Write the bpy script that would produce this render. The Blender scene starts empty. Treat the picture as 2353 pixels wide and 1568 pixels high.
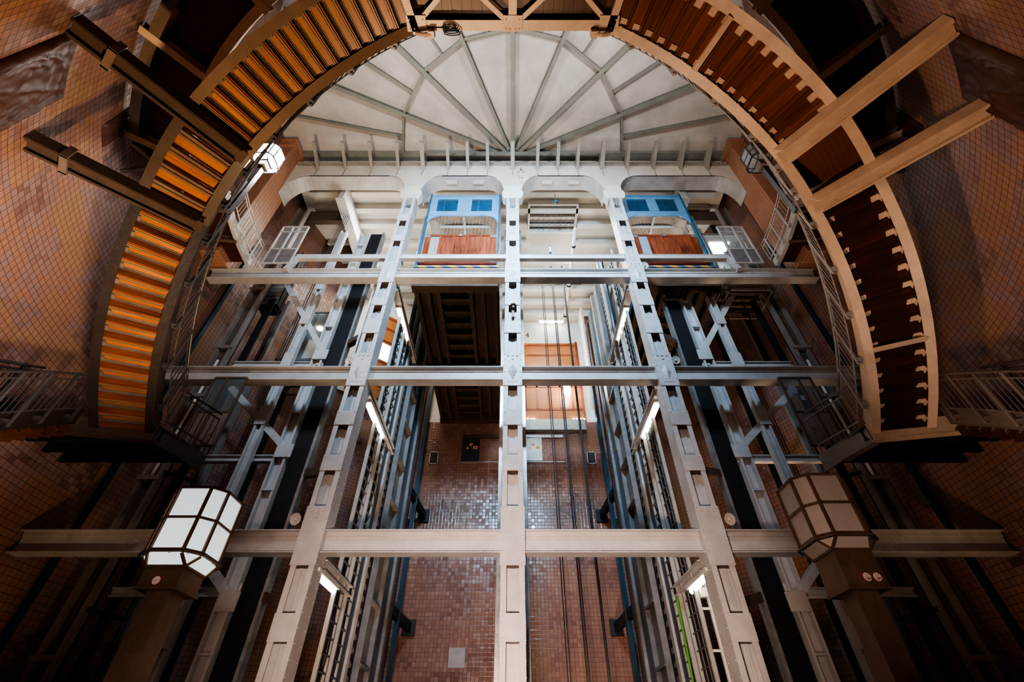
import bpy, math, random
from mathutils import Vector
random.seed(7)
C = bpy.context.scene.collection
sin, cos, tan, rad, pi = math.sin, math.cos, math.tan, math.radians, math.pi

# ---------------------------------------------------------------- frame of reference
# z = 0 is the eye height of the photographer; the shaft floor lies 1.6 m below
F = 1046.0; PITCH = rad(42.613); YC = 10.4; R = 11.0; FLOOR = -1.6; CEIL = 22.0
def H(py, yd): return yd * tan(PITCH + math.atan((784 - py) / F))
def P(r, a, h): return (r * sin(rad(a)), YC - r * cos(rad(a)), h)
SX = 1                       # -1 while the left-hand twin of a thing is being built

# ---------------------------------------------------------------- materials
def nodes(name):
    m = bpy.data.materials.new(name); m.use_nodes = True
    nt = m.node_tree; b = nt.nodes['Principled BSDF']
    return m, nt, b
def N(nt, t, **kw):
    n = nt.nodes.new(t)
    for k, v in kw.items():
        if k in n.inputs.keys(): n.inputs[k].default_value = v
        else: setattr(n, k, v)
    return n
def ramp(nt, pts):
    r = nt.nodes.new('ShaderNodeValToRGB'); e = r.color_ramp.elements
    while len(e) < len(pts): e.new(0.5)
    for i, (p, c) in enumerate(pts): e[i].position = p; e[i].color = (*c, 1)
    return r
def mathn(nt, op, a, b=None):
    n = nt.nodes.new('ShaderNodeMath'); n.operation = op
    for i, v in enumerate((a, b)):
        if v is None: continue
        if isinstance(v, (int, float)): n.inputs[i].default_value = v
        else: nt.links.new(v, n.inputs[i])
    return n.outputs[0]
def paint(name, col, rough=.45, grime=.25, scale=2.5, metal=0.0, bump=.004):
    m, nt, b = nodes(name); L = nt.links.new
    tc = N(nt, 'ShaderNodeTexCoord')
    n1 = N(nt, 'ShaderNodeTexNoise', Scale=scale, Detail=7.0, Roughness=.65); L(tc.outputs['Object'], n1.inputs['Vector'])
    lo = tuple(c * (1 - grime) for c in col); hi = tuple(min(1, c * (1 + grime * .45)) for c in col)
    r = ramp(nt, [(.3, lo), (.62, hi)]); L(n1.outputs['Fac'], r.inputs['Fac'])
    L(r.outputs['Color'], b.inputs['Base Color'])
    n2 = N(nt, 'ShaderNodeTexNoise', Scale=scale * 9, Detail=3.0); L(tc.outputs['Object'], n2.inputs['Vector'])
    L(mathn(nt, 'MULTIPLY_ADD', n2.outputs['Fac'], .25), b.inputs['Roughness'])
    b.inputs['Roughness'].default_value = rough
    mr = N(nt, 'ShaderNodeMapRange'); mr.inputs['To Min'].default_value = max(0.05, rough - .12); mr.inputs['To Max'].default_value = rough + .12
    L(n2.outputs['Fac'], mr.inputs['Value']); L(mr.outputs['Result'], b.inputs['Roughness'])
    if bump:
        bp = N(nt, 'ShaderNodeBump', Strength=.25, Distance=bump); L(n2.outputs['Fac'], bp.inputs['Height']); L(bp.outputs['Normal'], b.inputs['Normal'])
    b.inputs['Metallic'].default_value = metal
    return m
def wood(name, dark, light, rough=.4, grain=26.0):
    m, nt, b = nodes(name); L = nt.links.new
    tc = N(nt, 'ShaderNodeTexCoord'); mp = N(nt, 'ShaderNodeMapping'); mp.inputs['Scale'].default_value = (1.3, grain, 1)
    L(tc.outputs['UV'], mp.inputs['Vector'])
    n1 = N(nt, 'ShaderNodeTexNoise', Scale=1.0, Detail=6.0, Roughness=.6, Distortion=.7); L(mp.outputs['Vector'], n1.inputs['Vector'])
    mp2 = N(nt, 'ShaderNodeMapping'); mp2.inputs['Scale'].default_value = (.5, .9, 1); L(tc.outputs['UV'], mp2.inputs['Vector'])
    n2 = N(nt, 'ShaderNodeTexNoise', Scale=1.0, Detail=3.0); L(mp2.outputs['Vector'], n2.inputs['Vector'])
    s = mathn(nt, 'ADD', mathn(nt, 'MULTIPLY', n1.outputs['Fac'], .55), mathn(nt, 'MULTIPLY', n2.outputs['Fac'], .55))
    r = ramp(nt, [(.36, dark), (.72, light)]); L(s, r.inputs['Fac']); L(r.outputs['Color'], b.inputs['Base Color'])
    b.inputs['Roughness'].default_value = rough
    bp = N(nt, 'ShaderNodeBump', Strength=.15, Distance=.01); L(n1.outputs['Fac'], bp.inputs['Height']); L(bp.outputs['Normal'], b.inputs['Normal'])
    return m
def tiles(name, size=.15, pal=None, rough=.28, tilt=.05, mortar=(.035, .02, .016)):
    """glazed square wall tiles in UV metres, each its own tint, laid in patches of related tints"""
    m, nt, b = nodes(name); L = nt.links.new
    tc = N(nt, 'ShaderNodeTexCoord'); sp = N(nt, 'ShaderNodeSeparateXYZ'); L(tc.outputs['UV'], sp.inputs[0])
    u = mathn(nt, 'DIVIDE', sp.outputs[0], size); v = mathn(nt, 'DIVIDE', sp.outputs[1], size)
    fu, fv = mathn(nt, 'FLOOR', u), mathn(nt, 'FLOOR', v)
    cell = N(nt, 'ShaderNodeCombineXYZ'); L(fu, cell.inputs[0]); L(fv, cell.inputs[1])
    wn = N(nt, 'ShaderNodeTexWhiteNoise', noise_dimensions='2D'); L(cell.outputs[0], wn.inputs['Vector'])
    bu = mathn(nt, 'FLOOR', mathn(nt, 'DIVIDE', fu, 7.0)); bv = mathn(nt, 'FLOOR', mathn(nt, 'DIVIDE', fv, 6.0))
    blk = N(nt, 'ShaderNodeCombineXYZ'); L(bu, blk.inputs[0]); L(bv, blk.inputs[1]); blk.inputs[2].default_value = 3.3
    wb = N(nt, 'ShaderNodeTexWhiteNoise', noise_dimensions='3D'); L(blk.outputs[0], wb.inputs['Vector'])
    big = N(nt, 'ShaderNodeTexNoise', Scale=.09, Detail=3.0); L(cell.outputs[0], big.inputs['Vector'])
    mixv = mathn(nt, 'ADD', mathn(nt, 'ADD', mathn(nt, 'MULTIPLY', wn.outputs['Value'], .20), mathn(nt, 'MULTIPLY', wb.outputs['Value'], .36)), mathn(nt, 'MULTIPLY', big.outputs['Fac'], .75))
    pal = pal or [(.34, (.13, .068, .055)), (.48, (.235, .125, .100)), (.60, (.265, .165, .145)), (.72, (.30, .148, .100)), (.88, (.30, .170, .098))]
    r = ramp(nt, pal); L(mixv, r.inputs['Fac'])
    du = mathn(nt, 'ABSOLUTE', mathn(nt, 'SUBTRACT', mathn(nt, 'FRACT', u), .5)); dv = mathn(nt, 'ABSOLUTE', mathn(nt, 'SUBTRACT', mathn(nt, 'FRACT', v), .5))
    edge = mathn(nt, 'MAXIMUM', du, dv); isjoint = mathn(nt, 'GREATER_THAN', edge, .47)
    mx = N(nt, 'ShaderNodeMix', data_type='RGBA'); L(isjoint, mx.inputs[0]); L(r.outputs['Color'], mx.inputs[6]); mx.inputs[7].default_value = (*mortar, 1)
    L(mx.outputs[2], b.inputs['Base Color'])
    L(mathn(nt, 'ADD', mathn(nt, 'MULTIPLY', isjoint, .5), mathn(nt, 'ADD', mathn(nt, 'MULTIPLY', wn.outputs['Value'], .14), rough)), b.inputs['Roughness'])
    # every tile sits at its own very slight tilt
    geo = N(nt, 'ShaderNodeNewGeometry')
    sub = N(nt, 'ShaderNodeVectorMath', operation='SUBTRACT'); L(wn.outputs['Color'], sub.inputs[0]); sub.inputs[1].default_value = (.5, .5, .5)
    sc = N(nt, 'ShaderNodeVectorMath', operation='SCALE'); L(sub.outputs[0], sc.inputs[0]); sc.inputs['Scale'].default_value = tilt
    ad = N(nt, 'ShaderNodeVectorMath', operation='ADD'); L(geo.outputs['Normal'], ad.inputs[0]); L(sc.outputs[0], ad.inputs[1])
    nm = N(nt, 'ShaderNodeVectorMath', operation='NORMALIZE'); L(ad.outputs[0], nm.inputs[0])
    h = N(nt, 'ShaderNodeMapRange'); h.inputs['From Min'].default_value = .42; h.inputs['From Max'].default_value = .5; h.inputs['To Min'].default_value = 1; h.inputs['To Max'].default_value = 0
    L(edge, h.inputs['Value'])
    bp = N(nt, 'ShaderNodeBump', Strength=.35, Distance=.006); L(h.outputs['Result'], bp.inputs['Height']); L(nm.outputs[0], bp.inputs['Normal'])
    L(bp.outputs['Normal'], b.inputs['Normal'])
    return m
def glow(name, col, s):
    m, nt, b = nodes(name)
    b.inputs['Base Color'].default_value = (*[min(.8, c) for c in col], 1); b.inputs['Emission Color'].default_value = (*col, 1); b.inputs['Emission Strength'].default_value = s
    return m
def hazard(name):
    m, nt, b = nodes(name); L = nt.links.new
    tc = N(nt, 'ShaderNodeTexCoord'); sp = N(nt, 'ShaderNodeSeparateXYZ'); L(tc.outputs['Object'], sp.inputs[0])
    s = mathn(nt, 'FRACT', mathn(nt, 'MULTIPLY', mathn(nt, 'ADD', sp.outputs[0], mathn(nt, 'MULTIPLY', sp.outputs[2], 1.0)), 1.7))
    g = mathn(nt, 'GREATER_THAN', s, .5)
    mx = N(nt, 'ShaderNodeMix', data_type='RGBA'); L(g, mx.inputs[0]); mx.inputs[6].default_value = (.55, .36, .12, 1); mx.inputs[7].default_value = (.10, .16, .24, 1)
    L(mx.outputs[2], b.inputs['Base Color']); b.inputs['Roughness'].default_value = .6
    return m
def glass(name, col=(.75, .85, .85), alpha=.25):
    m, nt, b = nodes(name)
    b.inputs['Base Color'].default_value = (*col, 1); b.inputs['Roughness'].default_value = .05; b.inputs['Alpha'].default_value = alpha
    return m

M = dict(
    steel=paint('pale_grey_steel_paint', (.55, .535, .52), .42, .18, 1.6),
    white=paint('white_steel_paint', (.72, .69, .63), .5, .12, 1.2),
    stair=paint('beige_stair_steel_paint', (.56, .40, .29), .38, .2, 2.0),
    stairmid=paint('shaded_stair_steel_paint', (.075, .050, .036), .4, .2, 2.0),  # shaded copy of the beige stair paint, for the left side
    woodr=wood('shaded_red_stair_boards', (.07, .022, .008), (.27, .085, .028), .36),  # shaded copy of the stair boards: right side and left risers
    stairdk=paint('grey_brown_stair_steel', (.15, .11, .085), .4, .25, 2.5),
    stairup=paint('shaded_upper_stair_steel', (.17, .110, .075), .4, .2, 2.0),  # lighter shaded copy, for the upper left flight
    woodlow=wood('deep_shaded_stair_boards', (.020, .008, .004), (.095, .030, .012), .36),  # darkest copy of the boards, shade of the lower right flight
    stairblk=paint('deep_shaded_stair_steel', (.030, .021, .017), .4, .2, 2.0),  # darkest copy of the stair paint, where light falls off on the left
    lamppost=paint('slate_blue_post_paint', (.085, .095, .115), .4, .2, 3),
    raildk=paint('shaded_railing_paint', (.05, .043, .042), .4, .2, 3),  # shaded copy of the railing paint, for the left side
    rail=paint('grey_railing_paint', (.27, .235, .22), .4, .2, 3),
    dark=paint('black_greased_steel', (.013, .014, .017), .6, .4, 3),
    belt=paint('blue_black_guide_steel', (.012, .045, .075), .32, .5, 1.2),
    galv=paint('galvanised_steel', (.42, .43, .43), .35, .3, 4, .6),
    blue=paint('light_blue_lift_paint', (.16, .36, .56), .4, .12, 2),
    bluedk=paint('deep_blue_lift_paint', (.035, .13, .24), .4, .3, 2),
    cream=paint('cream_plaster', (.70, .665, .60), .7, .12, .8),
    ceil=paint('stained_white_ceiling', (.62, .60, .575), .75, .16, .9),
    fin=paint('shaded_girder_fin_paint', (.40, .385, .35), .5, .15, 2),  # greyer than the white girder, paints the shade on its fins
    oldsteel=paint('dull_grey_guide_steel', (.17, .168, .165), .45, .3, 3),
    oldwhite=paint('dull_white_tray_steel', (.40, .385, .35), .45, .2, 3),
    rib=paint('grey_green_rib_paint', (.27, .285, .265), .5, .15, 2),
    canopy=paint('tan_stained_canopy', (.50, .40, .30), .6, .35, 3),
    wood=wood('lit_stair_boards', (.17, .048, .012), (.46, .17, .040), .38),  # lit copy of the stair boards, for the left side
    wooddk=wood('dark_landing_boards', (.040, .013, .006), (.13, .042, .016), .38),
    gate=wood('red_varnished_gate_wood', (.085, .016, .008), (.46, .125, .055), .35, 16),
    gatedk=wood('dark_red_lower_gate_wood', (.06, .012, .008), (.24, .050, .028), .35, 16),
    door=wood('brown_varnished_door_wood', (.34, .115, .033), (.50, .19, .060), .35, 10),
    under=paint('brown_underframe_and_shade', (.085, .052, .033), .5, .3, 2),  # also paints the shade under the column plates
    relief=paint('dark_brown_glazed_relief', (.075, .030, .018), .5, .35, 5),
    tile=tiles('glazed_shaft_tiles'),
    tileback=tiles('glazed_back_wall_tiles', rough=.15, tilt=.05, pal=[(.34, (.16, .083, .064)), (.5, (.21, .112, .088)), (.68, (.24, .130, .098)), (.9, (.25, .135, .085))]),
    tileband=tiles('lit_glazed_pilaster_tiles', pal=[(.3, (.46, .25, .165)), (.5, (.50, .275, .185)), (.62, (.52, .29, .20)), (.8, (.50, .265, .17)), (.95, (.49, .25, .155))], mortar=(.22, .11, .075)),  # paler than the shaft tiles, the light on the pilasters painted in
    lantern_on=glow('lit_opal_glass', (.82, .93, .97), .62),
    lamp_hot=glow('burning_lamp_glass', (.95, .98, 1.0), 26),
    opal=paint('unlit_opal_glass', (.47, .40, .36), .3, .12, 2),
    opalblue=paint('unlit_frosted_lamp_glass', (.33, .40, .47), .3, .2, 4),
    bronze=paint('bronze_lantern_metal', (.20, .125, .085), .36, .35, 4, .35),
    tube=glow('fluorescent_tube', (1.0, .94, .80), 9),
    tubew=glow('white_fluorescent_tube', (1.0, .97, .9), 16),
    daylight=glow('daylight_opening', (1.0, .96, .88), 4),
    liftglow=glow('lit_cabin_ceiling', (.80, 1.0, .93), 5),
    led=glow('led_spot', (.95, .97, 1), 30),
    glass=glass('clear_lift_glass', (.75, .85, .85), .13), glassd=glass('dusky_screen_glass', (.20, .28, .30), .35),
    haz=hazard('worn_hazard_stripes'),
    signw=paint('cream_sign_enamel', (.70, .64, .50), .5, .05),
    ink=paint('black_ink', (.012, .012, .012), .6, .1),
    yellow=paint('yellow_sign_enamel', (.75, .36, .02), .5, .1), red=paint('red_sign_enamel', (.5, .03, .02), .5, .1),
    stick=paint('white_sticker', (.75, .66, .60), .5, .05),
    steelplate=paint('brushed_cabinet_steel', (.44, .46, .42), .3, .15, 3, .5),
    darkcab=paint('dark_cabinet_steel', (.055, .06, .062), .35, .2, 3, .3),
    yedge=paint('yellow_edge_paint', (.55, .40, .03), .5, .3),
    floor=paint('dark_stone_floor', (.08, .065, .055), .6, .3, 1),
    chrome=paint('white_dish_enamel', (.6, .55, .5), .25, .1),
    green=paint('green_cable_sheath', (.10, .30, .03), .5, .1),
)

# ---------------------------------------------------------------- mesh builder
ORG = {}
class MB:
    def __init__(s): s.v = []; s.f = []; s.uv = []
    def quad(s, pts):
        b = len(s.v); s.v += [tuple(p) for p in pts]; s.f.append(list(range(b, b + len(pts)))); s.uv.append(None); return s
    def box8(s, c, cap=True):
        """c: 8 corners, bottom loop 0-3 then top loop 4-7"""
        b = len(s.v); s.v += [tuple(p) for p in c]
        V = [Vector(p) for p in c]
        ln = [(V[1] - V[0]).length, (V[3] - V[0]).length, (V[4] - V[0]).length]; big = ln.index(max(ln))
        o = random.random() * 40, random.random() * 40
        for fc, (i, j) in (((0, 3, 2, 1), (1, 0)), ((4, 5, 6, 7), (0, 1)), ((0, 1, 5, 4), (0, 2)), ((1, 2, 6, 5), (1, 2)), ((2, 3, 7, 6), (0, 2)), ((3, 0, 4, 7), (1, 2))):
            s.f.append([b + k for k in fc]); a, d = ln[i], ln[j]
            q = [(0, 0), (a, 0), (a, d), (0, d)]
            if j == big: q = [(y, x) for x, y in q]
            s.uv.append([(x + o[0], y + o[1]) for x, y in q])
        return s
    def box(s, x0, x1, y0, y1, z0, z1):
        return s.box8([(x0, y0, z0), (x1, y0, z0), (x1, y1, z0), (x0, y1, z0), (x0, y0, z1), (x1, y0, z1), (x1, y1, z1), (x0, y1, z1)])
    def bar(s, p0, p1, w, h, up=(0, 0, 1)):
        """rectangular bar from p0 to p1, w across, h along up, centred on the line"""
        a, b = Vector(p0), Vector(p1); d = (b - a).normalized(); u = Vector(up)
        x = d.cross(u)
        if x.length < 1e-4: x = d.cross(Vector((0, 1, 0)))
        x.normalize(); u = x.cross(d).normalized(); x *= w / 2; u *= h / 2
        return s.box8([a - x - u, a + x - u, b + x - u, b - x - u, a - x + u, a + x + u, b + x + u, b - x + u])
    def ibeam(s, p0, p1, w, h, t=.03, up=(0, 0, 1), web=.03):
        a, b, u = Vector(p0), Vector(p1), Vector(up)
        d = (b - a).normalized(); x = d.cross(u); u = x.cross(d).normalized()
        o = u * (h / 2 - t / 2)
        s.bar(a - o, b - o, w, t, up); s.bar(a + o, b + o, w, t, up); s.bar(a, b, web, h - 2 * t, up); return s
    def tube(s, pts, r, n=8, cap=True):
        pts = [Vector(p) for p in pts]; b = len(s.v)
        for i, p in enumerate(pts):
            d = (pts[min(i + 1, len(pts) - 1)] - pts[max(i - 1, 0)]).normalized()
            x = d.cross(Vector((0, 0, 1)))
            if x.length < 1e-3: x = d.cross(Vector((0, 1, 0)))
            x.normalize(); y = d.cross(x)
            s.v += [tuple(p + (x * cos(2 * pi * k / n) + y * sin(2 * pi * k / n)) * r) for k in range(n)]
        for i in range(len(pts) - 1):
            for k in range(n):
                k2 = (k + 1) % n; s.f.append([b + i * n + k, b + i * n + k2, b + (i + 1) * n + k2, b + (i + 1) * n + k]); s.uv.append(None)
        if cap:
            s.f.append([b + k for k in range(n)][::-1]); s.uv.append(None)
            e = b + (len(pts) - 1) * n; s.f.append([e + k for k in range(n)]); s.uv.append(None)
        return s
    def lathe(s, c, ax, prof, n=16):
        """prof: (radius, distance along ax) pairs"""
        c, ax = Vector(c), Vector(ax).normalized(); x = ax.cross(Vector((0, 0, 1)))
        if x.length < 1e-3: x = Vector((1, 0, 0))
        x.normalize(); y = ax.cross(x); b = len(s.v)
        for r, t in prof: s.v += [tuple(c + ax * t + (x * cos(2 * pi * k / n) + y * sin(2 * pi * k / n)) * r) for k in range(n)]
        for i in range(len(prof) - 1):
            for k in range(n):
                k2 = (k + 1) % n; s.f.append([b + i * n + k, b + i * n + k2, b + (i + 1) * n + k2, b + (i + 1) * n + k]); s.uv.append(None)
        s.f.append([b + k for k in range(n)][::-1]); s.uv.append(None)
        e = b + (len(prof) - 1) * n; s.f.append([e + k for k in range(n)]); s.uv.append(None)
        return s
    def rivet(s, p, nrm=(0, -1, 0), r=.02):
        return s.lathe(p, nrm, [(r, -.003), (r * .85, r * .45), (r * .3, r * .75)], 7)
    def prism(s, poly, vec):
        """poly: loop of 3-D points, pushed along vec"""
        n = len(poly); b = len(s.v); V = Vector(vec)
        s.v += [tuple(p) for p in poly] + [tuple(Vector(p) + V) for p in poly]
        s.f.append([b + i for i in range(n)]); s.f.append([b + n + i for i in range(n)][::-1]); s.uv += [None, None]
        for i in range(n):
            j = (i + 1) % n; s.f.append([b + j, b + i, b + n + i, b + n + j]); s.uv.append(None)
        return s
    def sweep(s, prof, a0, a1, hf, n=14):
        """closed (r, dz) profile carried round the shaft axis from a0 to a1 (degrees), lifted by hf(a)"""
        b = len(s.v); m = len(prof)
        for i in range(n + 1):
            a = a0 + (a1 - a0) * i / n; h = hf(a)
            s.v += [P(r, a, h + z) for r, z in prof]
        for i in range(n):
            for k in range(m):
                k2 = (k + 1) % m; s.f.append([b + i * m + k, b + i * m + k2, b + (i + 1) * m + k2, b + (i + 1) * m + k]); s.uv.append(None)
        s.f.append([b + k for k in range(m)]); e = b + n * m; s.f.append([e + k for k in range(m)][::-1]); s.uv += [None, None]
        return s
    def wedge(s, r0, r1, a0, a1, z0, z1):
        """board between two radial lines"""
        q = [P(r0, a0, z0), P(r1, a0, z0), P(r1, a1, z0), P(r0, a1, z0)]
        return s.box8(q + [(x, y, z + z1 - z0) for x, y, z in q])
    def build(s, name, mat, parent=None, smooth=False):
        o0 = ORG.get(parent.name, Vector((0, 0, 0))) if parent else Vector((0, 0, 0))
        me = bpy.data.meshes.new(name)
        vs = [(SX * x - o0.x, y - o0.y, z - o0.z) for x, y, z in s.v]
        me.from_pydata(vs, [], [f[::-1] if SX < 0 else f for f in s.f])
        uvl = me.uv_layers.new(name='UVMap'); flat = []
        for f, q in zip(s.f, s.uv):
            if q is None: q = [(0, 0)] * len(f)
            if SX < 0: q = q[::-1]
            for a in q: flat += a
        uvl.data.foreach_set('uv', flat)
        import bmesh
        bm = bmesh.new(); bm.from_mesh(me); bmesh.ops.recalc_face_normals(bm, faces=bm.faces); bm.to_mesh(me); bm.free()
        me.materials.append(M[mat] if isinstance(mat, str) else mat)
        if smooth: me.polygons.foreach_set('use_smooth', [True] * len(me.polygons))
        o = bpy.data.objects.new(name, me); C.objects.link(o)
        if parent: o.parent = parent; ORG[o.name] = o0
        return o

def tag(o, label, cat, group=None, kind=None):
    o['label'] = label; o['category'] = cat
    if group: o['group'] = group
    if kind: o['kind'] = kind
    return o
def thing(name, label, cat, loc, group=None, kind='thing'):
    o = bpy.data.objects.new(name, None); C.objects.link(o); o.empty_display_size = .2
    o.location = (SX * loc[0], loc[1], loc[2]); ORG[o.name] = Vector(o.location)
    return tag(o, label, cat, group, kind)
def single(name, mb, mat, label, cat, group=None, kind='thing', smooth=False):
    xs = [SX * v[0] for v in mb.v]; ys = [v[1] for v in mb.v]; zs = [v[2] for v in mb.v]
    loc = Vector(((min(xs) + max(xs)) / 2, (min(ys) + max(ys)) / 2, min(zs)))
    ORG['_tmp'] = loc
    class Pn: pass
    p = Pn(); p.name = '_tmp'
    o0 = loc
    o = None
    me_o = mb.build.__func__(mb, name, mat, None, smooth)
    for v in me_o.data.vertices: v.co = v.co - loc
    me_o.location = loc
    return tag(me_o, label, cat, group, kind)
def struct(name, mb, mat, label=None, cat=None, smooth=False):
    o = mb.build(name, mat, None, smooth); o['kind'] = 'structure'
    o['label'] = label or name.replace('_', ' '); o['category'] = cat or name.split('_')[0]
    return o
def text(name, s, size, loc, rx, rz, mat, parent, rot=0, font_scale=1.0):
    cu = bpy.data.curves.new(name, 'FONT'); cu.body = s; cu.size = size; cu.align_x = 'CENTER'; cu.align_y = 'CENTER'; cu.extrude = .002
    tmp = bpy.data.objects.new(name, cu); C.objects.link(tmp); bpy.context.view_layer.update()
    me = bpy.data.meshes.new_from_object(tmp.evaluated_get(bpy.context.evaluated_depsgraph_get())); bpy.data.objects.remove(tmp)
    me.materials.clear(); me.materials.append(M[mat]); me.name = name
    o = bpy.data.objects.new(name, me); C.objects.link(o); o.parent = parent
    o0 = ORG[parent.name]; o.location = Vector(loc) - o0; o.rotation_euler = (rx, 0, rz); return o
def side(): return 'right' if SX > 0 else 'left'
def other(): return 'left' if SX > 0 else 'right'

# ================================================================ SETTING
def polar_wall(name, a0, a1, z0, z1, mat, label, n=96, r=R):
    me = bpy.data.meshes.new(name); v = []; f = []; uv = []
    for i in range(n + 1):
        a = a0 + (a1 - a0) * i / n
        v += [P(r, a, z0), P(r, a, z1)]
    for i in range(n):
        f.append([2 * i, 2 * i + 1, 2 * i + 3, 2 * i + 2])
        u0, u1 = [rad(a0 + (a1 - a0) * k / n) * r + 100 for k in (i, i + 1)]
        uv += [(u0, z0 + 50), (u0, z1 + 50), (u1, z1 + 50), (u1, z0 + 50)]
    me.from_pydata(v, [], f); l = me.uv_layers.new(name='UVMap'); l.data.foreach_set('uv', [c for q in uv for c in q])
    me.materials.append(M[mat]); me.polygons.foreach_set('use_smooth', [True] * len(me.polygons))
    o = bpy.data.objects.new(name, me); C.objects.link(o); o['kind'] = 'structure'; o['label'] = label; o['category'] = 'wall'
    # make it face the axis
    if me.polygons[0].normal.dot(Vector((0, YC, 0)) - me.polygons[0].center * Vector((1, 1, 0)) if False else Vector((0 - me.polygons[0].center.x, YC - me.polygons[0].center.y, 0))) < 0: me.flip_normals()
    return o
polar_wall('wall_left', -156, 0, FLOOR, CEIL + .6, 'tile', 'curved shaft wall of brown glazed tiles on the left')
polar_wall('wall_right', 0, 156, FLOOR, CEIL + .6, 'tile', 'curved shaft wall of brown glazed tiles on the right')
def flat_uv(name, pts, mat, label, cat):
    me = bpy.data.meshes.new(name); me.from_pydata(pts, [], [[0, 1, 2, 3]]); l = me.uv_layers.new(name='UVMap')
    w = (Vector(pts[1]) - Vector(pts[0])).length; h = (Vector(pts[3]) - Vector(pts[0])).length
    l.data.foreach_set('uv', [100, 50, 100 + w, 50, 100 + w, 50 + h, 100, 50 + h]); me.materials.append(M[mat])
    o = bpy.data.objects.new(name, me); C.objects.link(o); o['kind'] = 'structure'; o['label'] = label; o['category'] = cat; return o
YB = 20.8
flat_uv('wall_back', [(-4.6, YB, FLOOR), (4.6, YB, FLOOR), (4.6, YB, 13.25), (-4.6, YB, 13.25)], 'tileback', 'flat back wall of glazed brown tiles behind the lift shafts', 'wall')
struct('wall_back_upper', MB().box(-4.9, 4.9, YB, YB + .2, 13.25, 21.2), 'cream', 'cream plastered upper back wall around the street doors', 'wall')
struct('floor', MB().box(-11.5, 11.5, -1, 22, FLOOR - .2, FLOOR), 'floor')
mb = MB()
n = 72
top = [P(R + .2, 360 * i / n, CEIL) for i in range(n)]
mb.prism(top, (0, 0, .25))
struct('ceiling', mb, 'ceil', 'stained white ceiling over the shaft', 'ceiling')
# lower cream ceiling over the lift shafts, with its cross beams
struct('ceiling_lower', MB().box(-10.6, 10.6, 10.75, 21.0, 20.95, 21.1), 'cream', 'cream slab above the lift shafts', 'ceiling')
k = 1
for y in (11.5, 12.4, 13.3, 14.5, 15.6, 16.7, 17.7, 18.7, 19.7):
    if y in (13.3, 14.5): # leave room for the hatch
        mb = MB().box(-10, .75, y, y + .28, 20.5, 20.95).box(3.35, 10, y, y + .28, 20.5, 20.95)
    else: mb = MB().box(-10, 10, y, y + .28, 20.5, 20.95)
    struct('trim_%d' % k, mb, 'cream', 'cream cross beam %d of the lift shaft ceiling counted from the girder' % k, 'beam'); k += 1
for SX in (-1, 1):
    # tiled pilasters the girder rests against
    mb = MB()
    for (x0, x1, y0, y1, z0, z1) in ((10.31, 10.99, 9.55, 10.75, 13.1, 21.2), (10.2, 10.99, 9.4, 10.8, 21.56, 21.75), (10.25, 10.99, 9.45, 10.78, 21.2, 21.56)): mb.box(x0, x1, y0, y1, z0, z1)
    struct('wall_pilaster_' + side(), mb, 'tileband', 'tiled pilaster at the %s end of the riveted girder' % side(), 'wall')
SX = 1
# ---------------------------------------------------------------- ceiling ribs
t = thing('ceiling_rib_frame', 'grey steel ribs fanning out under the white ceiling with a polygon ring', 'ceiling frame', (0, YC, CEIL - .3))
RR = 5.42
for i, a in enumerate([-90, -67.5, -45, -22.5, 0, 22.5, 45, 67.5, 90]):
    mb = MB(); mb.ibeam(P(.5, a, CEIL - .13), P(10.9, a, CEIL - .13), .16, .26, .03)
    mb.build('rib', 'rib', t)
for a in (-78.75, -56.25, -33.75, -11.25, 11.25, 33.75, 56.25, 78.75):
    MB().ibeam(P(RR * .985, a, CEIL - .08), P(10.9, a, CEIL - .08), .10, .16, .02).build('secondary_rib', 'rib', t)
for a in range(4):
    for s in (-1, 1):
        a0, a1 = s * a * 22.5, s * (a + 1) * 22.5
        MB().ibeam(P(RR, a0, CEIL - .10), P(RR, a1, CEIL - .10), .11, .20, .02).build('ring_segment', 'rib', t)

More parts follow.
